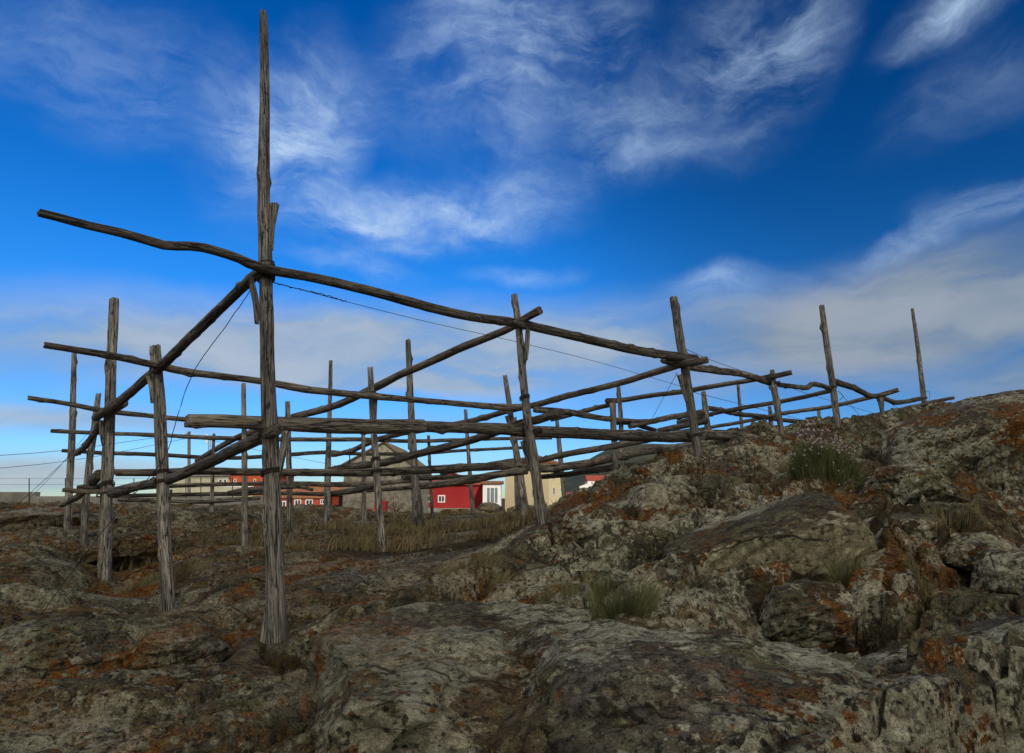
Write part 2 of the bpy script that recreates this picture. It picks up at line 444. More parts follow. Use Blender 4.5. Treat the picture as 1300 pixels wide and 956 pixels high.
# ------------------------------------------------------------------ where the loose rocks lie
R = math.radians
BOULDERS = []
def B(*a, **k): BOULDERS.append((a, k))
B('large domed lichen rock cresting the ridge beside the farthest tall post', 1262, 594, 9.9, 290, 150, 2.4, 5, 'rock_orange', (0, R(-15), R(10)), nplanes=2, rough=0.75)
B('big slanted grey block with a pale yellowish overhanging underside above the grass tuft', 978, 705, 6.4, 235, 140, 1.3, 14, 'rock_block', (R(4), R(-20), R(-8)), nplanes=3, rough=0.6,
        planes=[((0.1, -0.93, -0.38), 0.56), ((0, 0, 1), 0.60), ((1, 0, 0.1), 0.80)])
B('rounded pale rock sitting under the domed ridge rock', 1152, 625, 8.0, 125, 58, 1.0, 21, 'rock_grey', (0, R(-4), R(12)), nplanes=6)
B('flat pale topped slab below the rounded rock, right of the flowering thrift', 1145, 684, 6.9, 120, 50, 0.9, 27, 'rock_pale', (0, R(-6), 0), nplanes=5)
B('small low rock with orange stains at the right beside a dry grass tuft', 1238, 700, 6.3, 88, 38, 0.7, 33, 'rock_orange', (0, R(-3), 0), nplanes=5)
B('wide pale lichen slab in the lower right foreground', 1275, 895, 3.9, 300, 170, 2.0, 38, 'rock_pale', (R(-4), R(-14), R(-10)), nplanes=4, moat=0)
B('mottled rock with orange patches just under the slanted block', 1015, 785, 5.2, 110, 78, 0.9, 45, 'rock_orange', (R(-8), R(-8), 0), nplanes=6)
B('small squarish rock left of the grassy crack on the right slope', 1125, 735, 5.8, 84, 62, 0.7, 49, 'rock_grey', (0, R(6), 0), nplanes=7)
B('long low foreground slab plated with pale lichen, nearest the big post', 560, 890, 4.6, 430, 180, 3.0, 52, 'rock_pale', (R(-3), R(-9), R(12)), nplanes=3, moat=0)
B('broad dark ridged rock at the bottom centre right of the photo', 865, 915, 4.2, 480, 200, 2.6, 57, 'rock_grey', (R(-4), R(3), R(6)), nplanes=3, moat=0)
B('blocky orange lichen rock split by a crack at the foot of the second post', 225, 838, 5.7, 135, 84, 0.9, 63, 'rock_orange', (0, R(2), R(-12)), nplanes=8)
B('orange patched hump with a dark cleft right of the valley posts', 762, 678, 8.2, 100, 72, 1.0, 69, 'rock_orange', (0, R(-20), R(5)), nplanes=6)
B('low dark hump at the far lower left corner', 55, 850, 5.3, 190, 95, 1.2, 75, 'rock_grey', (0, R(4), R(8)), nplanes=5)
B('layered grey green ledge on the left below the concrete wall', 45, 668, 14.5, 150, 46, 2.4, 81, 'rock_grey', (0, R(-8), 0), nplanes=5)
B('rusty orange ledge behind the two nearest left posts', 250, 672, 15.0, 150, 42, 2.2, 87, 'rock_orange', (0, R(4), 0), nplanes=6)
B('mid grey hump in the left slope between the two leaning posts', 165, 700, 12.0, 110, 40, 1.5, 90, 'rock_grey', (0, R(-3), 0), nplanes=6)
B('dark overhung rock at the right picture edge', 1312, 745, 5.2, 90, 90, 0.9, 95, 'rock_grey', (0, 0, 0), nplanes=6)


BP = []
for a, k in BOULDERS:
    if not k.get('moat', 1): continue
    c = PT(a[1], a[2], a[3]); q_ = px_size(a[1], a[2], a[3])
    BP.append((c.x, c.y, a[4] * q_ / 2, a[6] / 2, (a[9] if len(a) > 9 else (0, 0, 0))[2], a[5] * q_))

PB = np.array([tuple(PT(*a)) for a in POST_BASES])
SD = math.radians(24)
def terrain(x, y):
    """height and soil mask of the bedrock at plan positions"""
    x = np.asarray(x, float); y = np.asarray(y, float)
    z = base_h(x, y)
    r = np.hypot(x, y)
    # where the rock is broken up: outcrop on the right and the near left; the middle is smooth slab and turf
    valley = np.exp(-(((x + 1.2) / 3.2) ** 2 + ((y - 16) / 6.0) ** 2)) + np.exp(-(((x - 0.0) / 6) ** 2 + ((y - 30) / 9) ** 2))
    valley = np.clip(valley, 0, 1)
    farfade = sstep(30, 60, r)
    slab = 0.8 * np.exp(-(((x + 1.0) / 2.0) ** 2 + ((y - 9.2) / 2.2) ** 2)) + 0.45 * np.exp(-(((x + 5.0) / 2.5) ** 2 + ((y - 11) / 3.0) ** 2))
    rough = (1 - 0.85 * valley) * (1 - 0.7 * farfade) * (1 - np.clip(slab, 0, 0.85))
    right = sstep(-0.6, 1.6, x - 0.10 * (y - 5))
    near_post = np.zeros(x.shape)
    for p in PB:
        near_post = np.maximum(near_post, np.exp(-((x - p[0]) ** 2 + (y - p[1]) ** 2) / 0.30 ** 2))
    damp = (1 - 0.8 * near_post) * rough
    wx = x + 0.35 * fbm(x * 0.8, y * 0.8, z * 0 + 3, 3, 5); wy = y + 0.35 * fbm(x * 0.8, y * 0.8, z * 0 + 8, 3, 9)
    a = wx * math.cos(SD) + wy * math.sin(SD); b = -wx * math.sin(SD) + wy * math.cos(SD)
    f1, f2, cid, cx, cy = voronoi(a / 1.9, b / 0.85, 3)
    e = f2 - f1
    rnd = (cid & 255) / 255.0; r2 = ((cid >> 8) & 255) / 255.0; r3 = ((cid >> 16) & 255) / 255.0
    blk = (rnd - 0.5) * 0.22 + cx * (r2 - 0.5) * 0.34 + cy * (r3 - 0.75) * 0.50
    groove = np.exp(-e / 0.055)
    pillow = 0.11 * (1 - np.exp(-e / 0.12))
    z1 = (blk * (1 - groove) + pillow - 0.10 - 0.15 * groove) * (0.85 + 0.5 * right)
    g1, g2, gid, gx, gy = voronoi(a / 0.50 + 7.3, b / 0.26 + 2.1, 8)
    ge = g2 - g1
    gr = ((gid & 255) / 255.0 - 0.5)
    z2 = gr * 0.13 + 0.06 * (1 - np.exp(-ge / 0.2)) - 0.09 * np.exp(-ge / 0.07) + gy * 0.10 * np.sign(gr)
    keep = 0.3 + 0.7 * sstep(-0.25, 0.15, fbm(x * 0.5, y * 0.5, z * 0 + 1.5, 3, 31))
    # layered ledges
    lay = fbm(a * 0.55, b * 2.6, z * 0 + 0.5, 5, 41, 0.55, ridged=True)
    z3 = 0.15 * (lay - 0.3) * (0.8 + 0.5 * right)
    z4 = 0.060 * fbm(x * 3.4, y * 3.4, z * 0, 6, 51, 0.64) + 0.030 * (fbm(a * 5.0, b * 9.0, z * 0 + 9, 4, 61, 0.6, ridged=True) - 0.3)
    detail_fade = 1 - sstep(14, 40, r)
    dz = (z1 + z2 * keep * (0.4 + right) + z3) * damp + z4 * (0.35 + 0.65 * rough) * detail_fade
    zz = z + dz
    T = 0.17
    tq = (zz + 0.10 * b + 0.06 * a + 0.16 * fbm(x * 0.7, y * 0.7, z * 0 + 6, 3, 81)) / T
    fl = np.floor(tq); fr = tq - fl
    ter = (fl + 0.25 * fr + 0.75 * sstep(0.62, 0.98, fr) - tq + 0.12) * T
    dz = dz + ter * 0.85 * damp * sstep(-0.2, 0.1, fbm(x * 0.35 + 9, y * 0.35, z * 0 + 2, 3, 83)) * (1 - sstep(20, 40, r))
    # hollows under and round the loose rocks
    moat = np.zeros(x.shape)
    for (bx, by, ba, bb, br, bh) in BP:
        dx = x - bx; dy = y - by
        u = (dx * math.cos(br) + dy * math.sin(br)) / (ba * 1.12); v = (-dx * math.sin(br) + dy * math.cos(br)) / (bb * 1.15)
        m_ = np.exp(-(u * u + v * v) ** 3)
        dz = dz - m_ * min(0.22, 0.30 * bh)
        moat = np.maximum(moat, m_)
    dz = dz * (1 - 0.6 * near_post)
    # sand and turf gather in the grooves and over the valley
    soil = np.clip(groove * (0.9 - 0.2 * right) * sstep(-0.1, 0.2, fbm(x * 0.6, y * 0.6, z * 0 + 4, 2, 71)), 0, 1)
    vs = sstep(-0.10, 0.18, fbm(x * 0.45 + 3, y * 0.45, z * 0 + 7, 4, 77))
    soil = np.maximum(soil, np.clip(valley * 1.6, 0, 1) * vs)
    soil = np.maximum(soil, sstep(34, 48, r))
    soil = np.maximum(soil, 0.8 * moat)
    soil = np.maximum(soil, 0.75 * np.exp(-ge / 0.07) * keep * rough)
    return z + dz, soil

def ground_z(x, y):
    return float(terrain(np.array([x]), np.array([y]))[0][0])

ang_in = np.linspace(-math.radians(43), math.radians(43), 1150)
ang_side = math.radians(43) + (math.radians(180) - math.radians(43)) * np.linspace(0, 1, 90)[1:] ** 1.4
ANG = np.concatenate([-ang_side[::-1], ang_in, ang_side])
RAD = np.concatenate([np.geomspace(0.35, 2.3, 36)[:-1], np.geomspace(2.3, 30, 640)[:-1], np.geomspace(30, 1800, 75)])
AA, RR = np.meshgrid(ANG, RAD, indexing='ij')
TX = RR * np.sin(AA); TY = RR * np.cos(AA)
TZ, TS = terrain(TX, TY)
farout = sstep(150, 400, RR)
TZ = TZ * (1 - farout) + farout * -4.0
na, nr = TX.shape
idx = np.arange(na * nr).reshape(na, nr)
q = np.stack([idx[:-1, :-1], idx[1:, :-1], idx[1:, 1:], idx[:-1, 1:]], -1).reshape(-1, 4)
# faces point up
me = fast_mesh('bedrock_ground', np.stack([TX, TY, TZ], -1).reshape(-1, 3), q[:, ::-1])
at = me.attributes.new('soil', 'FLOAT', 'POINT'); at.data.foreach_set('value', TS.astype(np.float32).ravel())
ground = link('ground', me, M['bedrock']); ground['kind'] = 'structure'

# ------------------------------------------------------------------ boulders
_bm = bmesh.new(); bmesh.ops.create_icosphere(_bm, subdivisions=6, radius=1.0)
ICO_V = np.array([v.co[:] for v in _bm.verts]); ICO_F = np.array([[v.index for v in f.verts] for f in _bm.faces]); _bm.free()
_bm = bmesh.new(); bmesh.ops.create_icosphere(_bm, subdivisions=4, radius=1.0)
ICO4_V = np.array([v.co[:] for v in _bm.verts]); ICO4_F = np.array([[v.index for v in f.verts] for f in _bm.faces]); _bm.free()

def rock_shape(seed, size, planes=None, nplanes=9, sharp=0.96, fine=1.0, lowres=False, rough=1.0):
    rs = np.random.default_rng(seed)
    V = (ICO4_V if lowres else ICO_V).copy()
    V = np.sign(V) * np.abs(V) ** 0.72
    pl = [] if planes is None else list(planes)
    for k in range(nplanes * 3):
        n = rs.normal(size=3); n[2] *= 0.8; n /= np.linalg.norm(n)
        pl.append((n, rs.uniform(0.66, 1.0)))
    for n, d in pl:
        n = np.asarray(n, float); n = n / np.linalg.norm(n)
        e = V @ n - d
        V -= np.outer(np.maximum(e, 0) * sharp, n)
    V *= np.asarray(size) * 1.12
    s = float(np.mean(size))
    q = V / s
    nrm = V / (np.linalg.norm(V, axis=1, keepdims=True) + 1e-9)
    o = seed * 3.7
    lay = fbm(q[:, 0] * 1.2 + o, q[:, 1] * 1.2, q[:, 2] * 4.5 - q[:, 0] * 1.4, 4, seed, 0.55, ridged=True)
    d = 0.12 * fbm(q[:, 0] * 1.6 + o, q[:, 1] * 1.6, q[:, 2] * 1.6, 5, seed + 3, 0.6) + 0.10 * (lay - 0.35) \
        + 0.05 * (fbm(q[:, 0] * 5 + o, q[:, 1] * 5, q[:, 2] * 6, 5, seed + 5, 0.62, ridged=True) - 0.3) * fine
    hb = (q[:, 2] - 0.25 * q[:, 0] + 0.35 * fbm(q[:, 0] * 1.1 + o, q[:, 1] * 1.1, q[:, 2] * 1.1, 3, seed + 8)) * 3.6
    saw = hb - np.floor(hb)
    d = d * 0.8 + 0.075 * (sstep(0.0, 0.25, saw) * (1 - saw) - 0.3)
    V += nrm * (d * s * rough)[:, None]
    return V, (ICO4_F if lowres else ICO_F)

def boulder(label, px, py, Y, wpx, hpx, depth, seed, mat, rot=(0, 0, 0), planes=None, nplanes=9, rough=1.0, name='boulder', lowres=False, cat='boulder', group=None, sharp=0.96, moat=1):
    c = PT(px, py, Y); s = px_size(px, py, Y)
    V, Fc = rock_shape(seed, (wpx * s / 2, depth / 2, hpx * s / 2), planes, nplanes, sharp=sharp, lowres=lowres, rough=rough)
    o = link(name, fast_mesh(name, V, Fc), M[mat],
             Matrix.Translation(c) @ Matrix.Rotation(rot[2], 4, 'Z') @ Matrix.Rotation(rot[1], 4, 'Y') @ Matrix.Rotation(rot[0], 4, 'X'))
    me = o.data
    nv = np.zeros(len(me.vertices) * 3, np.float32); me.vertices.foreach_get('normal', nv); nv = nv.reshape(-1, 3)
    Rm = np.array(o.matrix_basis.to_3x3()); nw = nv @ Rm.T
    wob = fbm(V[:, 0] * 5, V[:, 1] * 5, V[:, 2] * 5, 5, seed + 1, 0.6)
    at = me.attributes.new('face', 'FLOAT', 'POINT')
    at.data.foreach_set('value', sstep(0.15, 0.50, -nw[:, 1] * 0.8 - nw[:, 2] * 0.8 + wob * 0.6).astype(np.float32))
    return tag(o, label, cat, group)

R = math.radians
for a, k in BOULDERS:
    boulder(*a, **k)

# ------------------------------------------------------------------ the drying rack
def catmull(P, n):
    P = np.asarray(P, float)
    if len(P) == 2:
        t = np.linspace(0, 1, n)[:, None]
        return P[0] * (1 - t) + P[1] * t
    seg = np.linalg.norm(np.diff(P[:, :3], axis=0), axis=1)
    cum = np.concatenate([[0], np.cumsum(seg)])
    ext = np.vstack([2 * P[0] - P[1], P, 2 * P[-1] - P[-2]])
    out = []
    for s in np.linspace(0, cum[-1], n):
        i = min(np.searchsorted(cum, s, 'right') - 1, len(seg) - 1)
        t = (s - cum[i]) / max(seg[i], 1e-9)
        p0, p1, p2, p3 = ext[i], ext[i + 1], ext[i + 2], ext[i + 3]
        out.append(0.5 * ((2 * p1) + (-p0 + p2) * t + (2 * p0 - 5 * p1 + 4 * p2 - p3) * t * t + (-p0 + 3 * p1 - 3 * p2 + p3) * t ** 3))
    return np.array(out)

def pole_mesh(name, pts, seed, wob=0.10, knots=True, taper_tip=False):
    """pts: list of (Vector, radius). returns mesh in a local frame with z along the pole, and its world matrix"""
    rs = np.random.default_rng(seed)
    A = np.array([[*p, r] for p, r in pts])
    L = np.linalg.norm(np.diff(A[:, :3], axis=0), axis=1).sum()
    rm = A[:, 3].mean()
    n = int(np.clip(L / (rm * 0.9), 8, 90)); m = 14
    C = catmull(A, n)
    axis = Vector(C[-1, :3] - C[0, :3]).normalized()
    q = Vector((0, 0, 1)).rotation_difference(axis)
    world = Matrix.Translation(Vector(C[0, :3])) @ q.to_matrix().to_4x4()
    inv = world.inverted()
    ctr = np.array([inv @ Vector(c[:3]) for c in C])
    s = np.linspace(0, L, n)
    # slow crookedness
    ctr[:, 0] += rm * wob * 2.2 * fbm(s * 1.7 + seed, s * 0, s * 0, 3, seed) * np.minimum(1, s / 0.3)
    ctr[:, 1] += rm * wob * 2.2 * fbm(s * 1.7 + seed + 50, s * 0, s * 0, 3, seed + 4) * np.minimum(1, s / 0.3)
    rad = C[:, 3] * (1 + 0.10 * fbm(s * 3.1 + seed, s * 0 + 5, s * 0, 3, seed + 9))
    th = np.linspace(0, 2 * math.pi, m, endpoint=False)
    S, T = np.meshgrid(s, th, indexing='ij')
    rr = rad[:, None] * (1 + 0.10 * fbm(np.cos(T) * 1.1 + seed, np.sin(T) * 1.1, S * 1.6, 3, seed + 2)
                         + 0.05 * fbm(np.cos(T) * 3 + seed, np.sin(T) * 3, S * 5, 3, seed + 7))
    if knots:
        for k in range(int(L / 0.55) + 1):
            ks = rs.uniform(0, L); kt = rs.uniform(0, 2 * math.pi)
            dt = np.angle(np.exp(1j * (T - kt)))
            rr += rm * rs.uniform(0.18, 0.50) * np.exp(-((S - ks) / (rm * 0.85)) ** 2 - (dt / 0.6) ** 2)
    tg = np.gradient(ctr, axis=0); tg /= np.linalg.norm(tg, axis=1, keepdims=True)
    e1 = np.cross(tg, [0, 1, 0]); e1 /= np.linalg.norm(e1, axis=1, keepdims=True); e2 = np.cross(tg, e1)
    V = ctr[:, None] + rr[..., None] * (np.cos(T)[..., None] * e1[:, None] + np.sin(T)[..., None] * e2[:, None])
    # slightly slanted, chipped saw cuts
    for end in (0, -1):
        V[end] += tg[end] * (rm * 0.25 * rs.normal(size=m))[:, None] * (0.6)
    V = V.reshape(-1, 3)
    faces = []
    for i in range(n - 1):
        for j in range(m):
            a = i * m + j; b = i * m + (j + 1) % m
            faces.append((a, b, b + m, a + m))
    verts = [tuple(v) for v in V]
    for end, base in ((0, 0), (-1, (n - 1) * m)):
        c = len(verts)
        inset = [tuple(np.array(verts[base + j]) * 0.82 + ctr[end] * 0.18 + tg[end] * (rm * (0.12 if end else -0.12))) for j in range(m)]
        verts += inset; verts.append(tuple(ctr[end] + tg[end] * (rm * (0.10 if end else -0.10))))
        for j in range(m):
            j2 = (j + 1) % m
            if end == 0:
                faces.append((base + j, c + j, c + j2, base + j2)); faces.append((c + j, c + m, c + j2))
            else:
                faces.append((base + j, base + j2, c + j2, c + j)); faces.append((c + j, c + j2, c + m))
    if taper_tip:
        pass
    return mesh_from(name, verts, faces), world

def tube_mesh(name, pts, r, m=5):
    A = np.array([tuple(p) for p in pts]); n = len(A)
    tg = np.gradient(A, axis=0); tg /= (np.linalg.norm(tg, axis=1, keepdims=True) + 1e-9)
    up = np.where(np.abs(tg[:, 2:3]) > 0.9, np.array([[1, 0, 0]]), np.array([[0, 0, 1]]))
    e1 = np.cross(tg, up); e1 /= np.linalg.norm(e1, axis=1, keepdims=True); e2 = np.cross(tg, e1)
    th = np.linspace(0, 2 * math.pi, m, endpoint=False)
    V = A[:, None] + r * (np.cos(th)[None, :, None] * e1[:, None] + np.sin(th)[None, :, None] * e2[:, None])
    i = np.arange(n * m).reshape(n, m); j = np.roll(i, -1, 1)
    q = np.stack([i[:-1], j[:-1], j[1:], i[1:]], -1).reshape(-1, 4)
    return fast_mesh(name, V.reshape(-1, 3), q)

def kx(px, py):
    a, b, c = ray(px, py); return a / b
def row(c):   return lambda px, py: c / (kx(px, py) - 1.0)          # rails run at 45 degrees, away to the right
def cross(e): return lambda px, py: e / (kx(px, py) + 0.92)         # cross poles run away to the left
def fixed(Y): return lambda px, py: Y

def plan(px, py, Y):
    p = PT(px, py, Y); return p.x, p.y
x1, y1 = plan(338, 420, 6.0)
C0 = x1 - y1
xb, yb = plan(203, 520, 8.4);  CB = xb - yb
xa, ya = plan(140, 520, 10.7); CA = xa - ya
CCc = CA - 4.45; CD = CCc - 4.5
E1 = x1 + .92 * y1
x2, y2 = plan(666, 480, 8.4); E2 = x2 + .92 * y2
x3, y3 = plan(872, 480, 11.1); E3 = x3 + .92 * y3
x4, y4 = plan(985, 500, 13.5); E4 = x4 + .92 * y4
x5, y5 = plan(1058, 490, 15.9); E5 = x5 + .92 * y5
x6, y6 = plan(1120, 520, 18.3); E6 = x6 + .92 * y6
x7, y7 = plan(1172, 500, 21.5); E7 = x7 + .92 * y7

rack = empty('fish_drying_rack', PT(352, 815, 6.0),
             'big open rack of grey weathered tree trunk posts and lashed poles on the rocks', 'drying rack')

_seed = [100]
def nseed():
    _seed[0] += 13; return _seed[0]

def post(pts, Y, label=None, dy=0.0, bury=0.25, knots=True):
    """pts from the top down: px, py, width in px"""
    P = []
    for (px, py, w) in pts:
        P.append((PT(px, py, Y), 0.5 * w * px_size(px, py, Y)))
    P = P[::-1]
    # run the foot into the ground
    b, r = P[0]; d = (P[0][0] - P[1][0]).normalized()
    gz = ground_z(b.x, b.y)
    drop = max(bury, (b.z - gz) / max(0.4, -d.z) + bury)
    P.insert(0, (b + d * drop, r * 1.05))
    me, w = pole_mesh('upright_post', P, nseed(), 0.05, knots)
    o = link('upright_post', me, M['post'], w, rack)
    if label: o['label'] = label
    return o

def rail(pts, rule, name='rail', off=0.0, label=None, mat='pole', wob=0.10):
    """pts: px, py, width in px"""
    P = []
    for (px, py, w) in pts:
        Y = rule(px, py) + off
        P.append((PT(px, py, Y), 0.5 * w * px_size(px, py, Y)))
    me, w = pole_mesh(name, P, nseed(), wob)
    o = link(name, me, M[mat], w, rack)
    if label: o['label'] = label
    return o

p1 = post([(334,15,7),(334.5,24,9.5),(336,100,11.5),(335,200,14),(335,270,16),(337,340,16.5),(339,420,17.5),(341,510,19),(345,600,21),(349,720,23),(352,815,26)], 6.0, 'thickest and tallest post, nearest the camera')
pb = post([(197,440,12.5),(200,480,13),(203,520,14),(206,600,15),(210,700,15),(215,790,16)], 8.4, 'short stout post with a sawn top left of the tallest post')
pa = post([(145,380,11),(141,470,12),(138,560,13.5),(134,660,14.5),(133,745,16)], 10.7, 'tall grey post at the left corner')
post([(125,500,6),(119,550,8),(112,600,8),(106,690,9)], 12.0, 'thin post leaning to the right at the far left')
post([(94,449,5.5),(92,540,7.5),(89,600,8),(86,672,9)], 13.2)
post([(271.5,551,3.5),(270,600,4.5),(268,668,6)], 15.0, 'thin short post right of the short stout post')
post([(309,487,5.5),(310,560,6.5),(311,692,8)], 12.3)
post([(365,510,6),(367,600,7),(369,695,8)], 12.9)
post([(420,458,4.5),(418,540,6),(416,600,8),(415,668,9)], 17.0)
post([(461,549,5),(462,610,6),(462,676,6.5)], 17.5)
pe = post([(470,467,7),(474,540,8.5),(478,600,9),(486,702,10)], 10.7)
pf = post([(518,432,6.5),(520,480,8),(524,560,9),(528,620,11),(531,674,12)], 14.9, 'tall post with a thick foot in front of the stone gable house')
post([(591,520,4.5),(595,580,5),(602,668,6)], 16.2)
post([(544,553,4),(546,600,4),(549,658,4.5)], 19.4)
pg = post([(641,477,5.5),(646,510,7),(653,560,8),(660,600,9),(669,662,9)], 13.0)
post([(653,530,6),(656,600,7),(658,656,8)], 17.0)
p2 = post([(653,374,8),(659,420,9),(664,480,10),(671,540,11.5),(680,600,13),(687,655,14)], 8.4, 'leaning front post at the left edge of the high rock')
post([(707,533,4.5),(710,565,6),(716,625,6)], 18.4)
post([(778,512,8),(779,545,8),(781,585,8)], 15.0)
post([(785,491,5),(788,530,6),(790,585,6)], 15.5)
p3 = post([(855,378,10),(863,430,11),(870,470,11),(879,530,11.5),(887,578,12)], 11.1, 'square topped post leaning left on the crest of the rock')
post([(893,497,6),(898,540,8),(904,572,8)], 18.0)
post([(937,489,4),(943,556,4.5)], 26.0)
post([(977,516,4.5),(981,558,6.5)], 21.0)
p4 = post([(980,470,5.5),(984,500,8),(993,553,6.8)], 13.5)
p5 = post([(1043,388,6.5),(1050,440,7.5),(1057,490,8),(1065,551,8.5)], 15.9, 'tall leaning post, second tallest on the right')
post([(1039,519,4),(1043,556,6)], 23.7)
post([(1118,505,8),(1120,525,5),(1122,546,5)], 18.3)
p7 = post([(1158,392,3.5),(1165,440,5),(1172,500,6),(1176,534,6.5)], 21.5, 'thin bare post farthest to the right')

# --- rails along the rows
rail([(50,270,11),(70,275,11),(110,286,11),(155,296,11.5),(200,309,12),(215,312,12),(250,313,12),(275,319,12),(300,327,12),(335,341,12.5),(400,353,12),(480,372,12.5),(560,394,12),(610,404,12),(650,409,11.5),(700,420,11.5),(760,434,11.5),(820,447,11.5),(883,455,10)], row(C0), off=-0.13, label='long crooked top rail running the whole front from left to right', wob=.05)
rail([(842,457,9),(875,465,10),(905,470,9.5),(938,474,8.5),(963,481,8.5),(981,488,7)], row(C0), off=0.12)
rail([(986,488,6),(1010,491,6),(1024,492,6.5),(1031,488,6.5),(1042,489,6),(1052,493,6)], row(C0), off=0.0)
rail([(1056,483,8),(1070,488,8),(1083,492,7.5),(1095,498,7),(1103,502,7),(1110,503,6),(1117,503,6),(1128,508,6),(1139,511,6),(1155,509,5.5),(1169,506,5.5)], row(C0), off=-0.15, label='crooked dipping rail end between the two right tall posts')
rail([(238,534,17),(290,535,17),(345,538,18),(420,540,18.5),(480,541,18),(537,541,16.5)], row(C0), off=0.16, label='very thick lower front rail with a sawn left end', wob=.04)
rail([(528,541,14),(580,543,14),(630,544,14.5),(663,547,15),(684,548,15),(752,551,14),(800,553,14),(854,555,13.5),(884,555,13)], row(C0), off=0.18, wob=.04)
rail([(893,552,13),(920,552,13),(943,554,12.5),(962,558,11),(981,560,10),(1005,558,8),(1030,557,7),(1075,554,5)], row(C0), off=0.18)
rail([(57,438,8.5),(101,445,8.5),(150,453,9),(195,463,9),(235,472,9.5),(287,478,8.5),(330,484,8),(376,492,9.5),(427,499,8.5),(465,502,9),(518,507,7.5),(554,510,7.5),(600,514,7.5),(640,517,9),(668,517,9)], row(CB), off=-0.14, label='long second row top rail starting left of the tall grey post')
rail([(679,520,8),(709,522,8),(732,525,8),(757,530,7),(783,533,6.5),(808,535,6),(828,535,6)], row(CB), off=-0.1)
rail([(800,541,7),(828,535,7),(850,530,7.5),(864,528,7.5),(892,523,8)], row(CB), off=-0.1)
rail([(780,536,6),(800,537,6),(820,543,6),(832,546,5)], row(CB), off=0.2)
rail([(898,518,6),(916,521,6.5),(933,525,6),(950,527,6),(968,529,6),(985,532,5.5),(1001,534,5.5),(1020,536,6),(1037,538,5),(1057,536,4.5)], row(CB), off=-0.1)
rail([(36,505,6),(88,513,6),(137,522,6.5),(200,529,6),(240,533,6),(330,542,5.5),(430,548,5.5),(520,548,5.5)], row(CA), off=-0.14)
rail([(65,547,5),(130,550,5),(195,552,5),(250,555,5.5),(312,557,5.5),(380,558,5.5),(462,558,5.5),(528,560,5),(630,557,4.5),(700,556,4)], row(CCc))
rail([(79,572,4.5),(130,575,5),(195,577,5),(265,581,5),(310,581,5),(368,577,5),(420,574,5),(447,576,4.5),(526,576,4.5),(587,572,4),(648,569,4),(672,568,4)], row(CD))
rail([(148,600,9),(200,600,9.5),(260,598,9.5),(330,599,9),(400,600,9.5),(475,600,10),(528,597,10),(580,594,10),(630,592,10),(656,592,9)], row(CB), off=0.15, label='straight lower rail of the second row with a sawn left end')
rail([(660,593,8),(690,595,10),(714,593,10),(752,587,10.5),(778,581,10.5),(816,573,10.5),(850,569,10),(885,565,9)], row(CB), off=0.1)
rail([(682,606,6),(720,602,7),(752,597,8),(798,592,8.5),(828,588,8.5),(879,574,9),(905,568,8)], row(CB), off=0.5)
rail([(80,622,5.5),(127,624,6),(216,617,5.5),(330,614,5.5),(374,614,6),(427,615,6.5),(474,614,6),(521,610,6)], row(CA), off=0.15)
rail([(511,606,6.5),(535,607,6.5),(562,606,6.5),(600,606,7),(640,602,7),(664,599,7)], row(CA), off=0.15)
rail([(150,634,6),(216,636,5),(265,637,5),(330,632,5)], row(CA), off=3.0)
rail([(143,630,5),(216,628,5),(307,627,5.5),(330,626,5),(420,627,5),(449,624,5),(521,619,5),(560,615,4.5)], row(CCc), off=0.2)
rail([(99,619,6),(113,618,6.5),(130,618,6)], fixed(11.0))

# --- cross poles
rail([(338,337,13),(318,355,13),(300,372,12.5),(265,406,12.5),(232,438,12),(208,462,12),(190,477,11.5),(160,503,11),(140,518,11),(122,530,10)], cross(E1), 'cross_pole', off=-0.22, label='dark cross pole dropping left from the head of the tallest post', wob=.05)
rail([(352,545,16),(330,556,16),(300,570,15),(273,583,14.5),(240,598,14),(214,609,13)], cross(E1), 'cross_pole', off=0.1, label='thick dark lower cross pole between the tallest post and the short stout post')
rail([(198,612,10),(180,616,11),(160,621,12.5),(142,625,12.5)], cross(E1), 'cross_pole', off=0.1)
rail([(128,538,8),(118,553,8),(108,567,7.5),(97,576,6.5)], cross(E1), 'cross_pole', off=0.2)
rail([(126,602,13),(120,609,13),(112,619,9),(98,631,7.5),(78,641,7)], cross(E1), 'cross_pole', off=0.2)
rail([(157,512,11),(147,518,11),(138,526,9)], cross(E1), 'cross_pole', off=0.15)
rail([(685,394,11),(665,405,9.5),(640,420,9.5),(587,441,10),(545,460,9.5),(510,475,9.5),(480,490,10),(440,509,9),(410,520,9),(371,530,9),(330,545,8),(300,556,7.5),(273,571,7),(250,585,6)], cross(E2), 'cross_pole', off=-0.16, label='long cross pole crossing the front rail with a knobbly sawn head', wob=.06)
rail([(712,524,12),(700,527,11),(681,533,11),(656,539,10),(620,552,10),(587,562,10),(528,577,9.5),(483,588,9.5),(437,593,8.5),(420,597,8)], cross(E2), 'cross_pole', off=0.18, label='lower cross pole with a dark sawn head behind the front rail')
rail([(422,626,6),(449,623,8),(464,619,8),(480,616,7)], cross(E2), 'cross_pole', off=1.5)
rail([(397,622,4),(380,618,5),(350,619,6),(315,622,7),(290,626,6)], fixed(12.5), 'cross_pole')
rail([(897,457,9),(880,460,9.5),(856,465,9),(788,486,8),(727,501,8),(679,514,8),(651,520,7.5),(600,534,7),(574,539,6.5),(540,546,6),(512,550,6.5),(483,557,7),(462,565,6.5),(447,572,6.5),(425,577,6),(415,577,5)], cross(E3), 'cross_pole', off=-0.16, label='bent cross pole running down left from the square topped post')
rail([(884,547,9),(860,551,9),(840,555,8),(785,565,8),(712,578,8),(686,584,7.5),(648,586,7.5),(600,594,7),(560,600,6)], cross(E3), 'cross_pole', off=0.15)
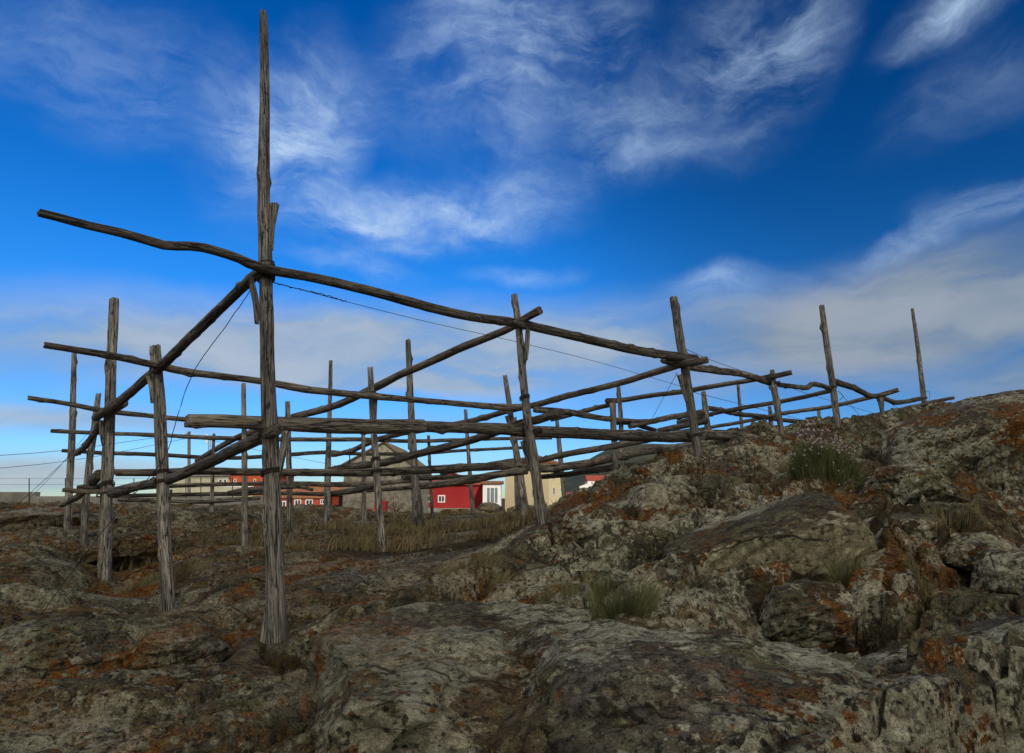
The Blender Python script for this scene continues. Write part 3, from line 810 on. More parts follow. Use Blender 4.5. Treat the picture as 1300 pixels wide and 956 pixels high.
rail([(898,534,8),(880,538,8),(869,540,8),(836,547,7)], cross(E4), 'cross_pole', off=0.3)
rail([(535,617,9),(564,614,9.5),(598,609,10),(640,601,9.5),(668,598,9)], cross(E2), 'cross_pole', off=3.6)
rail([(1004,473,6.5),(979,478,6.5),(946,484,6),(920,488,6),(867,497,6.5),(820,503,6),(790,508,6.5),(770,509,7)], cross(E4), 'cross_pole', off=-0.1)
rail([(775,514,6),(757,518,6),(737,523,6),(716,529,5.5),(700,533,5)], cross(E4), 'cross_pole', off=0.1)
rail([(1055,496,5.5),(1020,504,5.5),(984,511,5.5),(925,521,5.5),(894,528,5),(860,536,5)], cross(E5), 'cross_pole', off=0.0)
rail([(1140,495,6),(1120,501,6),(1103,505,5.5),(1055,516,5),(994,525,5),(946,535,4.5),(905,542,4.5),(880,547,4)], cross(E6), 'cross_pole', off=0.0)
rail([(1211,505,4),(1190,509,4.5),(1169,514,4.5),(1123,524,4.5),(1067,536,4.5),(1012,547,4),(961,551,4.5),(920,556,4)], cross(E7), 'cross_pole', off=-0.1)
rail([(1010,548,8),(985,551,8),(970,556,8)], fixed(20.0), 'cross_pole')
rail([(900,566,7),(930,562,8),(960,561,8),(990,557,6)], fixed(14.2), 'rail')

# --- split wedges and brackets nailed to the posts (sub-parts of their posts)
def bracket(pts, Y, parent):
    P = [(PT(px, py, Y), 0.5 * w * px_size(px, py, Y)) for (px, py, w) in pts]
    me, w = pole_mesh('bracket', P, nseed(), 0.02, False)
    return link('bracket', me, M['post'], w, parent)
bracket([(318,352,7),(321,366,8),(325,385,8),(326,411,5)], 5.9, p1)
bracket([(349,259,11),(347,272,10),(346,290,6),(345,317,4)], 6.0, p1)
bracket([(364,548,12),(359,575,9),(355,605,5),(353,625,4)], 6.0, p1)
bracket([(341,768,8),(338,800,12),(336,822,14)], 6.08, p1)
bracket([(188,478,5),(192,490,6),(193,511,4)], 8.35, pb)
bracket([(217,622,4),(212,650,5),(211,680,4)], 8.35, pb)
bracket([(129,534,6),(129,550,5),(131,564,4)], 10.6, pa)
bracket([(670,418,6),(669,440,6),(668,457,4)], 8.3, p2)
bracket([(664,560,8),(672,585,8),(680,610,6)], 8.5, p2)
bracket([(863,476,7),(868,495,6),(872,510,4)], 11.05, p3)
bracket([(979,490,8),(985,500,6),(989,515,5)], 13.5, p4)
bracket([(522,540,8),(520,570,5)], 14.85, pf)
bracket([(528,622,12),(531,650,13),(533,676,14)], 15.1, pf)
bracket([(475,505,9),(475,525,7),(476,540,5)], 10.65, pe)
bracket([(645,528,9),(650,545,7),(654,560,5)], 12.95, pg)

# --- wire lashings round the joints
def lashing(px, py, Y, w, parent, tilt=0.1, turns=3):
    s = px_size(px, py, Y); c = PT(px, py, Y); r = 0.5 * w * s * 1.14
    pts = []
    for k in range(turns * 14 + 1):
        a = k / 14 * 2 * math.pi
        pts.append(c + Vector((r * math.cos(a), r * math.sin(a), r * tilt * math.cos(a + 0.6) + (k / 14 - turns / 2) * 0.016)))
    return link('lashing', tube_mesh('lashing', pts, 0.0065), M['wire'], None, parent)
lashing(341, 549, 6.0, 21, p1, 0.15, 4)
lashing(338, 352, 6.0, 18, p1, 0.3, 4)
lashing(206, 612, 8.4, 16, pb, 0.2, 3)
lashing(135, 616, 10.7, 16, pa, 0.4, 4)
lashing(133, 628, 10.7, 16, pa, 0.3, 2)
lashing(478, 598, 10.7, 11, pe, 0.2, 3)
lashing(663, 414, 8.4, 12, p2, 0.4, 3)
lashing(869, 462, 11.1, 14, p3, 0.3, 3)
lashing(1057, 492, 15.9, 10, p5, 0.2, 3)
lashing(1172, 506, 21.5, 8, p7, 0.2, 3)

for (lx, ly, lY, lw_, pp) in ((681, 548, 8.4, 12, p2), (666, 505, 8.4, 11, p2), (884, 553, 11.1, 12, p3), (472, 500, 10.7, 9, pe), (477, 583, 10.7, 10, pe),
                              (140, 521, 10.7, 14, pa), (199, 468, 8.4, 14, pb), (205, 600, 8.4, 15, pb), (647, 517, 13.0, 8, pg), (658, 594, 13.0, 9, pg),
                              (521, 508, 14.9, 8, pf), (528, 600, 14.9, 11, pf), (985, 487, 13.5, 9, p4), (1066, 550, 15.9, 9, p5), (338, 338, 6.0, 17.5, p1), (344, 600, 6.0, 21, p1)):
    lashing(lx, ly, lY, lw_, pp, 0.25, 3)

# --- loose stay wires of the rack
def wire(pts, r=0.0035, wig=0.0, name='stay_wire'):
    P = catmull([list(PT(*p)) for p in pts], 60)
    if wig:
        t = np.linspace(0, 1, 60)
        P[:, 2] += wig * fbm(t * 26, t * 0, t * 0, 2, 3); P[:, 0] += wig * fbm(t * 22 + 9, t * 0, t * 0, 2, 8)
    return link(name, tube_mesh(name, P, r), M['wire'], None, rack)
wire([(345,358,6.0),(375,366,6.3),(410,374,6.6),(440,383,6.9)], 0.005, 0.03)
wire([(345,358,6.02),(440,383,6.9),(540,408,7.7),(660,435,8.4),(760,460,9.6),(870,492,11.1)])
wire([(318,368,5.85),(305,388,5.9),(282,420,6.0),(250,465,6.1),(236,495,6.2),(222,540,6.3),(206,585,6.5),(150,650,6.7),(92,725,6.8),(37,802,6.85)], 0.004, 0.015)
wire([(203,470,8.4),(150,515,8.8),(95,573,9.4),(36,628,10.0),(-10,668,10.4)])
wire([(192,480,8.4),(130,530,8.9),(60,610,9.6),(0,668,10.2)], 0.0025)
wire([(868,442,11.1),(905,458,12.0),(945,472,13.0),(1020,498,15),(1066,512,15.9),(1180,545,18)], 0.005)
wire([(860,473,11.1),(845,500,11.8),(827,533,12.6)], 0.004)
wire([(858,473,11.1),(866,495,11.2)], 0.004)
wire([(880,498,12),(960,518,14),(1040,538,17),(1110,552,19)], 0.005)
wire([(1066,498,15.9),(1085,520,16.3),(1105,545,16.8)], 0.005)
wire([(1176,508,21.5),(1185,525,21.7),(1192,540,21.9)], 0.006)
wire([(1172,498,21.5),(1180,497,21.4),(1180,506,21.5)], 0.006)
wire([(1120,506,18.3),(1160,530,19),(1185,548,19.5)], 0.005)
wire([(1064,496,15.9),(1070,503,15.9),(1066,508,15.9)], 0.007, 0.01)

# ------------------------------------------------------------------ grass
def blades(name, base, height, lean, width, tint, mat, parent=None, label=None, cat=None, group=None, kind=None, seed=1):
    """base (N,3), height/width (N,), lean (N,2)"""
    N = len(base); rs = np.random.default_rng(seed)
    yaw = rs.uniform(0, 2 * math.pi, N)
    sx = np.cos(yaw) * width; sy = np.sin(yaw) * width
    V = np.zeros((N, 7, 3))
    for k, (t, w) in enumerate(((0, 1.0), (0.4, 0.85), (0.75, 0.5))):
        px = base[:, 0] + lean[:, 0] * height * t * t; py = base[:, 1] + lean[:, 1] * height * t * t
        pz = base[:, 2] + height * t * (1 - 0.18 * t * np.hypot(lean[:, 0], lean[:, 1]))
        V[:, 2 * k] = np.stack([px - sx * w, py - sy * w, pz], -1)
        V[:, 2 * k + 1] = np.stack([px + sx * w, py + sy * w, pz], -1)
    V[:, 6] = np.stack([base[:, 0] + lean[:, 0] * height, base[:, 1] + lean[:, 1] * height,
                        base[:, 2] + height * (1 - 0.18 * np.hypot(lean[:, 0], lean[:, 1]))], -1)
    i = (np.arange(N) * 7)[:, None]
    tri = np.concatenate([i + np.array([[0, 1, 3]]), i + np.array([[0, 3, 2]]), i + np.array([[2, 3, 5]]), i + np.array([[2, 5, 4]]), i + np.array([[4, 5, 6]])])
    me = fast_mesh(name, V.reshape(-1, 3), tri, smooth=False)
    at = me.attributes.new('tint', 'FLOAT', 'POINT')
    at.data.foreach_set('value', np.repeat(tint, 7).astype(np.float32))
    o = link(name, me, M[mat], None, parent)
    return tag(o, label, cat, group, kind)

def scatter(n, region, seed):
    """region: function giving plan points; keeps soil-covered places"""
    rs = np.random.default_rng(seed)
    x, y = region(rs, n)
    z, s = terrain(x, y)
    return x, y, z, s, rs

def valley_region(rs, n):
    y = rs.uniform(10.5, 46, n) ; y = 10.5 + (y - 10.5) * rs.uniform(0, 1, n) ** 0.6
    x = (rs.uniform(-0.62, 0.05, n)) * y + rs.normal(0, .2, n)
    return x, y
x, y, z, s, rs = scatter(60000, valley_region, 4)
clump = fbm(x * 0.7, y * 0.7, z * 0 + 2, 3, 91)
keep = (s + 0.9 * clump + rs.uniform(-.2, .2, len(x))) > 0.52
x, y, z = x[keep], y[keep], z[keep]; N = len(x)
h = rs.uniform(0.10, 0.32, N) * (0.7 + 0.8 * np.clip(fbm(x * 1.5, y * 1.5, z * 0, 2, 12) + .3, 0, 1))
h = h * (1 - 0.65 * sstep(13, 26, y))
blades('dry_grass', np.stack([x, y, z - 0.02], -1), h, rs.normal(0.1, 0.35, (N, 2)), rs.uniform(0.004, 0.009, N) * (0.5 + y / 14), np.clip(rs.normal(0.7, 0.25, N), 0, 1), 'grass',
       label='dry tan and olive grass filling the hollow between the rocks under the rack', cat='grass', kind='stuff', seed=5)

def crevice_region(rs, n):
    y = rs.uniform(3.0, 12, n); x = rs.uniform(-0.80, 0.80, n) * y
    return x, y
x, y, z, s, rs = scatter(60000, crevice_region, 9)
cl = fbm(x * 0.9, y * 0.9, z * 0 + 5, 3, 95)
keep = (s * 0.9 + 0.9 * cl) > 0.78
x, y, z = x[keep], y[keep], z[keep]; N = len(x)
blades('short_grass', np.stack([x, y, z - 0.02], -1), rs.uniform(0.03, 0.13, N), rs.normal(0, 0.5, (N, 2)), rs.uniform(0.002, 0.004, N), np.clip(rs.normal(0.55, 0.3, N), 0, 1), 'grass',
       label='short wiry grass growing in the cracks of the near rocks', cat='grass', kind='stuff', seed=6)

def tuft(px, py, Y, wpx, hpx, n, dry, label, seed, spread_y=0.25):
    rs = np.random.default_rng(seed)
    c = PT(px, py, Y); s = px_size(px, py, Y); rx = wpx * s / 2; H = hpx * s
    a = rs.uniform(0, 2 * math.pi, n); rr = np.sqrt(rs.uniform(0, 1, n))
    ox = np.cos(a) * rr * rx * 0.75; oy = np.sin(a) * rr * min(rx, spread_y)
    x = c.x + ox; y = c.y + oy
    z, _ = terrain(x, y)
    h = H * rs.uniform(0.45, 1.1, n) * (1 - 0.35 * rr)
    lean = np.stack([ox / rx * 0.7 + rs.normal(0.05, 0.22, n), oy / rx * 0.5 + rs.normal(0, 0.2, n)], -1)
    tint = np.clip(rs.normal(dry, 0.28, n), 0, 1)
    return blades('grass_tuft', np.stack([x, y, z - 0.03], -1), h, lean, rs.uniform(0.0016, 0.0034, n), tint, 'tuft', label=label, cat='grass tuft', group='grass tufts in the rock cracks', seed=seed)
tuft(790, 800, 5.15, 105, 64, 1500, 0.34, 'largest green grass tuft, below the lichen slope in the centre right', 201)
tuft(708, 785, 5.6, 120, 36, 800, 0.55, 'low spreading dry tuft just left of the largest green tuft', 202)
tuft(600, 768, 6.9, 130, 34, 800, 0.7, 'brownish low tuft behind the long foreground slab', 203)
tuft(1074, 755, 5.6, 34, 66, 420, 0.45, 'tall narrow tuft in the crack right of the slanted block', 204)
tuft(1212, 682, 6.7, 70, 34, 350, 0.75, 'dry orange brown tuft between the flat slab and the small low rock', 205)
tuft(1166, 745, 5.3, 34, 40, 220, 0.6, 'sparse thin tuft under the flat pale slab', 206)
tuft(1010, 602, 9.4, 44, 40, 420, 0.85, 'straw coloured tuft left of the flowering thrift', 207)
tuft(455, 705, 11.2, 60, 26, 380, 0.65, 'olive tuft left of the thin leaning post foot in the valley', 208)
tuft(235, 735, 10.4, 80, 24, 420, 0.65, 'low olive tuft between the short stout post and the tallest post', 209)
tuft(175, 740, 10.2, 60, 20, 320, 0.7, 'small brown tuft right of the tall grey corner post', 210)

# flowering thrift cushion
def thrift(px, py, Y, wpx, hpx):
    rs = np.random.default_rng(77)
    c = PT(px, py, Y); s = px_size(px, py, Y); rx = wpx * s / 2; H = hpx * s
    root = empty('thrift_plant', c, 'cushion of sea thrift with dense green leaves and many small faded pink flower heads', 'plant')
    n = 2600
    a = rs.uniform(0, 2 * math.pi, n); rr = np.sqrt(rs.uniform(0, 1, n))
    ox = np.cos(a) * rr * rx; oy = np.sin(a) * rr * rx * 0.6
    x = c.x + ox; y = c.y + oy; z, _ = terrain(x, y)
    dome = np.sqrt(np.clip(1 - rr ** 2, 0, 1))
    blades('foliage', np.stack([x, y, z - 0.03 + dome * H * 0.25], -1), H * (0.2 + 0.5 * dome) * rs.uniform(0.5, 1.1, n),
           np.stack([ox / rx * 0.6 + rs.normal(0, .25, n), oy / rx * 0.6 + rs.normal(0, .25, n)], -1), rs.uniform(0.002, 0.005, n),
           np.clip(rs.normal(0.2, 0.2, n), 0, 1), 'tuft', parent=root, seed=8)
    V = []; Fq = []; sv = ICO4_V[:0]
    bm = bmesh.new(); bmesh.ops.create_icosphere(bm, subdivisions=1, radius=1)
    iv = np.array([v.co[:] for v in bm.verts]); fi = np.array([[v.index for v in f.verts] for f in bm.faces]); bm.free()
    sx, sy, sz, sh = [], [], [], []
    for k in range(150):
        j = rs.integers(n)
        p = np.array([x[j], y[j], z[j] + dome[j] * H * 0.45 + H * rs.uniform(0.25, 0.62)])
        p[:2] += rs.normal(0, 0.02, 2)
        Fq.append(fi + len(V) * len(iv)); V.append(iv * np.array([0.014, 0.014, 0.010]) * rs.uniform(0.7, 1.2) + p)
    fl = link('blossom', fast_mesh('blossom', np.concatenate(V), np.concatenate(Fq)), M['flower'], None, root)
    fl['kind'] = 'stuff'
thrift(1050, 628, 8.7, 88, 58)

# ------------------------------------------------------------------ buildings
def prism(verts2, y0, y1):
    """outline in x,z extruded from y0 to y1 (y grows away from the viewer)"""
    n = len(verts2)
    V = [(x, y0, z) for x, z in verts2] + [(x, y1, z) for x, z in verts2]
    Fc = [tuple(range(n)), tuple(range(2 * n - 1, n - 1, -1))] + [(i, i + n, (i + 1) % n + n, (i + 1) % n) for i in range(n)]
    return V, Fc
def rect(x0, z0, x1, z1): return [(x0, z0), (x1, z0), (x1, z1), (x0, z1)]

def part(name, mat, parent, V, Fc, label=None):
    me = mesh_from(name, V, Fc, smooth=False)
    bm = bmesh.new(); bm.from_mesh(me); bmesh.ops.recalc_face_normals(bm, faces=bm.faces); bm.to_mesh(me); bm.free()
    o = link(name, me, M[mat], W[parent.name], parent)
    if label: o['label'] = label
    return o

def window(parent, x0, z0, x1, z1, frame='white', pane='glass', bars=1, y=0.0):
    fw = min(0.14, (x1 - x0) * 0.16)
    V = []; Fc = []
    def add(x0, z0, x1, z1, ya, yb):
        v, f = prism(rect(x0, z0, x1, z1), ya, yb); o = len(V)
        V.extend(v); Fc.extend([tuple(i + o for i in ff) for ff in f])
    add(x0, z0, x0 + fw, z1, y - 0.06, y + 0.05); add(x1 - fw, z0, x1, z1, y - 0.06, y + 0.05)
    add(x0 + fw, z1 - fw, x1 - fw, z1, y - 0.058, y + 0.05); add(x0 + fw, z0, x1 - fw, z0 + fw, y - 0.058, y + 0.05)
    for k in range(bars):
        xm = x0 + (x1 - x0) * (k + 1) / (bars + 1)
        add(xm - fw * 0.35, z0 + fw, xm + fw * 0.35, z1 - fw, y - 0.05, y + 0.05)
    w = part('window', frame, parent, V, Fc)
    v, f = prism(rect(x0 + fw, z0 + fw, x1 - fw, z1 - fw), y - 0.03, y + 0.04)
    part('pane', pane, w, v, f)
    return w

class Site:
    """a facade facing the viewer at distance Y; turns bearings of the facade's features into local metres"""
    def __init__(s, px0, Y, pybase, name, label, cat='house', group=None):
        s.Y = Y; s.o = PT(px0, pybase, Y)
        s.root = empty(name, s.o, label, cat, group)
    def xz(s, px, py):
        p = PT(px, py, s.Y) - s.o
        return p.x, p.z
    def rect(s, px0, pya, px1, pyb):        # pya above pyb
        x0, z1 = s.xz(px0, pya); x1, z0 = s.xz(px1, pyb)
        return x0, z0, x1, z1
    def win(s, px0, pya, px1, pyb, **k):
        return window(s.root, *s.rect(px0, pya, px1, pyb), **k)

def gable_house(S, pxl, pxr, eave, peak_px, peak, depth, wall, roof, front=True, over=0.3, th=0.18, below=1.5, eave_r=None):
    x0, z0 = S.xz(pxl, eave); x1, _ = S.xz(pxr, eave); xp, zp = S.xz(peak_px, peak)
    zr = z0 if eave_r is None else S.xz(pxr, eave_r)[1]
    if front:
        V, Fc = prism([(x0, -below), (x1, -below), (x1, zr), (xp, zp), (x0, z0)], 0, depth)
        w = part('wall', wall, S.root, V, Fc)
        sl = (zp - z0) / (xp - x0); sr = (zp - zr) / (x1 - xp)
        out = [(x0 - over, z0 - over * sl + .01), (xp, zp + .01), (x1 + over, zr - over * sr + .01), (x1 + over, zr - over * sr + th), (xp, zp + th), (x0 - over, z0 - over * sl + th)]
        V, Fc = prism(out, -over, depth + over)
        Fc = [(0, 1, 4, 5), (1, 2, 3, 4), (6, 11, 10, 7), (7, 10, 9, 8)] + Fc[2:]
        part('roof', roof, S.root, V, Fc)
    else:
        V, Fc = prism(rect(x0, -below, x1, z0), 0, depth)
        part('wall', wall, S.root, V, Fc)
        hy = depth / 2
        V = [(x0 - over, -over, z0 - .1), (x1 + over, -over, z0 - .1), (x1 + over, depth + over, z0 - .1), (x0 - over, depth + over, z0 - .1),
             (x0 - over, hy, zp), (x1 + over, hy, zp),
             (x0 - over, -over, z0 + .05), (x1 + over, -over, z0 + .05), (x1 + over, depth + over, z0 + .05), (x0 - over, depth + over, z0 + .05)]
        Fc = [(6, 7, 5, 4), (9, 4, 5, 8), (0, 6, 4, 9, 3), (1, 2, 8, 5, 7), (0, 1, 7, 6), (3, 9, 8, 2), (0, 3, 2, 1)]
        part('roof', roof, S.root, V, Fc)

# stone gable house
S = Site(437, 70, 650, 'gable_house', 'grey rough walled house with a pointed gable behind the rack')
gable_house(S, 437, 524, 590, 488, 562, 14, 'stone_wall', 'tile_brown')
# red building right of it
S = Site(530, 88, 649, 'red_building', 'dark red building with two small white windows behind the valley')
gable_house(S, 531, 613, 615, 573, 606, 12, 'red_wall', 'tile_red', front=False)
S.win(540, 629, 546.5, 637.5, bars=1); S.win(556, 628.5, 565, 638, bars=1)
x0, z0, x1, z1 = S.rect(531, 645, 613, 649.5)
V, Fc = prism(rect(x0 - .05, -1.5, x1 + .05, z1), -0.12, 0.0); part('plinth', 'concrete', S.root, V, Fc)
S2 = Site(552, 101, 649, 'red_gable_house', 'red gable rising behind the roof of the dark red building', 'house')
gable_house(S2, 550, 596, 610, 572, 599, 6, 'red_wall', 'tile_grey')
# glazed porch
S = Site(612, 84, 648, 'glazed_porch', 'pale porch with a big grey glazed front beside the red building', 'porch')
gable_house(S, 613, 636, 613, 624, 610, 5, 'white', 'tile_orange', front=False)
S.win(617, 618, 633, 640, pane='grey_glass', bars=2)
# cream apartment house, seen on its corner
c1 = PT(641, 654, 112); c2 = PT(697, 654, 103); c3 = PT(716, 654, 112)
hh = PT(697, 588, 103).z - c2.z
root = empty('apartment_house', c2, 'tall cream rendered house with stacked white windows, seen on its corner', 'house')
l = [c1 - c2, Vector((0, 0, 0)), c3 - c2, (c1 - c2) + (c3 - c2)]
V = [(p.x, p.y, -3) for p in l] + [(p.x, p.y, hh) for p in l]
part('wall', 'cream', root, V, [(0, 1, 5, 4), (1, 2, 6, 5), (2, 3, 7, 6), (3, 0, 4, 7), (4, 5, 6, 7), (3, 2, 1, 0)])
ctr = sum(l, Vector()) / 4
ov = [ctr + (p - ctr) * 1.05 for p in l]
V = [(p.x, p.y, hh + .02) for p in ov] + [(p.x, p.y, hh + .3) for p in ov] + [(ctr.x, ctr.y, hh + 2.0)]
part('roof', 'tile_orange', root, V, [(0, 1, 5, 4), (1, 2, 6, 5), (2, 3, 7, 6), (3, 0, 4, 7), (4, 5, 8), (5, 6, 8), (6, 7, 8), (7, 4, 8), (3, 2, 1, 0)])
def side_windows(pa, pb, items):
    d = (pb - pa); d.z = 0; L = d.length; d.normalize()
    ang = math.atan2(d.y, d.x)
    for (f, za, zb, w) in items:
        sub = empty_frame(root, pa + d * (L * f), ang)
        window_at(sub, w, za, zb)
def empty_frame(root, loc, ang): return Matrix.Translation(loc) @ Matrix.Rotation(ang, 4, 'Z')
def window_at(mw, w, za, zb):
    V = []; Fc = []
    fw = 0.14
    def add(x0, z0, x1, z1, ya, yb):
        v, f = prism(rect(x0, z0, x1, z1), ya, yb); o = len(V)
        V.extend(v); Fc.extend([tuple(i + o for i in ff) for ff in f])
    add(-w / 2, za, -w / 2 + fw, zb, -.06, .05); add(w / 2 - fw, za, w / 2, zb, -.06, .05)
    add(-w / 2 + fw, zb - fw, w / 2 - fw, zb, -.058, .05); add(-w / 2 + fw, za, w / 2 - fw, za + fw, -.058, .05); add(-.05, za + fw, .05, zb - fw, -.055, .05)
    me = mesh_from('window', V, Fc, False); o = link('window', me, M['white'], mw, root)
    v, f = prism(rect(-w / 2 + fw, za + fw, w / 2 - fw, zb - fw), -.03, .04)
    link('pane', mesh_from('pane', v, f, False), M['glass'], mw, o)
zf = lambda py: PT(700, py, 104).z - c2.z
side_windows(c2, c3, [(0.30, zf(628), zf(618), 1.5), (0.30, zf(647), zf(637), 1.5), (0.28, zf(609), zf(601), 1.5), (0.82, zf(628), zf(618), 1.3), (0.82, zf(647), zf(637), 1.3)])
side_windows(c1, c2, [(0.28, zf(628), zf(618), 1.0), (0.68, zf(628), zf(618), 1.0)])
# row of low red houses behind the tallest post
S = Site(322, 110, 646, 'row_house', 'low brick red house row with white windows and a tawny roof behind the tallest post')
gable_house(S, 322, 428, 632, 380, 614, 9, 'brick_wall', 'tile_orange', front=False)
for (a, b, c, d) in ((328, 633.5, 332, 642), (355, 636, 363, 644.5), (374, 634, 382, 643), (388, 634, 397, 641), (407, 634, 412, 640)):
    S.win(a, b, c, d, bars=1)
S = Site(422, 72, 648, 'dark_shed', 'dark boarded lean-to with one red framed pane against the gable house', 'shed')
gable_house(S, 420, 437, 628, 429, 624, 4, 'dark_panel', 'tile_grey', front=False)
S.win(422, 630, 430, 641, frame='red_plastic', pane='orange_wall', bars=0)
# khaki shed, orange building on the left
S = Site(222, 118, 628, 'khaki_warehouse', 'long khaki walled building left of the orange red one')
gable_house(S, 222, 292, 604, 257, 600, 10, 'khaki', 'tile_grey', front=False)
S.win(278, 608, 282, 613, bars=0); S.win(284, 608, 288, 613, bars=0)
S = Site(292.5, 117, 628, 'orange_building', 'orange red rendered building between the khaki one and the tallest post')
gable_house(S, 293, 350, 602, 320, 599, 10, 'orange_wall', 'tile_orange', front=False)
S.win(297, 608, 300, 612, bars=0); S.win(322, 608, 325, 612, bars=0)
S = Site(215, 95, 632, 'low_white_wall', 'low whitewashed wall in front of the khaki building', 'wall')
x0, z0, x1, z1 = S.rect(215, 618.5, 320, 632)
V, Fc = prism(rect(0, -1, x1, z1), 0, 0.3); part('wall', 'khaki', S.root, V, Fc)
V, Fc = prism(rect(-0.05, z1 + .002, x1 + .05, z1 + .14), -0.05, 0.35); part('coping', 'white', S.root, V, Fc)
# far hillside house and red roof
S = Site(738, 232, 618, 'hillside_house', 'white far house with a red roof alone on the dark hillside')
gable_house(S, 746, 772, 610, 758, 603, 8, 'white', 'tile_red', front=False)
for a in (750, 757, 764): S.win(a, 612, a + 3, 616, bars=0)
S2 = Site(736, 230, 619, 'white_terrace', 'low white terrace wall left of the hillside house', 'wall')
x0, z0, x1, z1 = S2.rect(736, 614, 752, 619)
V, Fc = prism([(0, -1), (x1, -1), (x1, z1), (x1 * .6, z1), (0, z1 * .3)], 0, 2.5); part('wall', 'white', S2.root, V, Fc)
S = Site(714, 128, 655, 'red_roofed_house', 'house showing only its flat red roof beside the cream house')
gable_house(S, 719, 752, 633, 735, 625, 12, 'cream', 'tile_red', front=False)
# roof behind the ridge
S = Site(1022, 46, 575, 'ridge_house', 'tawny gabled roof peeping over the rock ridge between the far posts')
gable_house(S, 1023, 1058, 551, 1041, 541.5, 9, 'stone_wall', 'tile_brown', below=4)

# left boundary wall with wire fence on top
a0 = PT(-220, 640, 25.5); a1 = PT(340, 643, 27.0)
d = (a1 - a0); d.z = 0; L = d.length; ang = math.atan2(d.y, d.x)
wall = empty('boundary_wall', PT(-220, 640, 25.5), 'long low grey concrete wall along the skyline on the left', 'wall', rotz=ang)
zt0 = PT(0, 624.5, 26).z - a0.z; zt1 = PT(340, 624, 27).z - a0.z
xs = (PT(40, 630, 26) - a0).length
V, Fc = prism([(0, -1.2), (L, -1.2), (L, zt1 - .20), (xs, zt0 - .16), (xs, zt0), (0, zt0)], 0, 0.35); part('wall', 'concrete', wall, V, Fc)
V, Fc = prism([(xs + .3, zt0 - .60), (L, zt1 - .60), (L, zt1 - .25), (xs + .3, zt0 - .25)], -0.25, -0.004); part('coping', 'concrete', wall, V, Fc)
fence = empty('wire_fence', PT(-100, 624, 26), 'thin wire fence on slim rods along the top of the grey wall', 'fence')
rods = [(-60, 604), (37, 607), (83, 607), (170, 607), (236, 606), (255, 606), (295, 606)]
for px, pt in rods:
    Yr = 26 + (px / 340) * 1.0
    link('rod', tube_mesh('rod', [PT(px, 640, Yr), PT(px, 625, Yr), PT(px, pt, Yr)], 0.018), M['wire'], None, fence)
for py in (607.5, 615):
    link('strand', tube_mesh('strand', [PT(px, py, 26 + px / 340) for px, _ in rods], 0.005), M['wire'], None, fence)

# utility pole, lattice mast and power lines
up = empty('utility_pole', PT(240, 640, 60), 'slim pale utility pole behind the left posts', 'utility pole')
link('pole', tube_mesh('pole', [PT(240, 648, 60), PT(240, 600, 60), PT(240, 548, 60)], 0.14, 8), M['concrete'], None, up)
link('crossarm', tube_mesh('crossarm', [PT(236, 554, 60), PT(240, 554, 60), PT(245, 554, 60)], 0.06), M['metal'], None, up)
link('insulator', tube_mesh('insulator', [PT(237, 553, 60), PT(237, 551.5, 60), PT(237, 550, 60)], 0.07), M['white'], None, up)
for pts, nm in (([(-60, 582, 40), (78, 572, 47), (195, 556, 55), (240, 551, 60)], 'cable'), ([(240, 553, 60), (330, 572, 66), (420, 590, 72), (437, 594, 72)], 'cable'), ([(-60, 600, 42), (100, 583, 50), (240, 556, 60)], 'cable')):
    P = catmull([list(PT(*p)) for p in pts], 40)
    tag(link('power_cable', tube_mesh('power_cable', P, 0.018), M['wire']), {0: 'dark power cable sagging from the left edge to the slim pole'}.get(0), 'cable')
cabs = [o for o in COL.objects if o.name.startswith('power_cable')]
cabs[0]['label'] = 'upper power cable running from the left picture edge to the slim utility pole'
cabs[1]['label'] = 'power cable dropping right from the utility pole to the gable house'
cabs[2]['label'] = 'lower power cable rising from behind the left wall to the slim utility pole'
mast = empty('lattice_mast', PT(266, 630, 130), 'distant lattice antenna mast right of the slim utility pole', 'mast')
for dx in (-1.6, 1.6):
    link('leg', tube_mesh('leg', [PT(266 + dx, 632, 130), PT(266 + dx * .9, 590, 130), PT(266 + dx * .8, 553, 130)], 0.09), M['metal'], None, mast)
zz = [PT(266 + (1.3 if k % 2 else -1.3), 632 - k * 4.0, 130) for k in range(20)]
link('bracing', tube_mesh('bracing', zz, 0.05), M['metal'], None, mast)
link('antenna', tube_mesh('antenna', [PT(262.5, 562, 130), PT(262.5, 558, 130), PT(262.5, 551, 130)], 0.22, 8), M['white'], None, mast)

# chimney-like vent pipe by the gable house
tag(link('vent_pipe', tube_mesh('vent_pipe', [PT(444, 600, 69), PT(444, 585, 69), PT(444, 569, 69)], 0.06, 8), M['dark_panel']), 'thin dark pipe rising beside the left eave of the gable house', 'pipe')

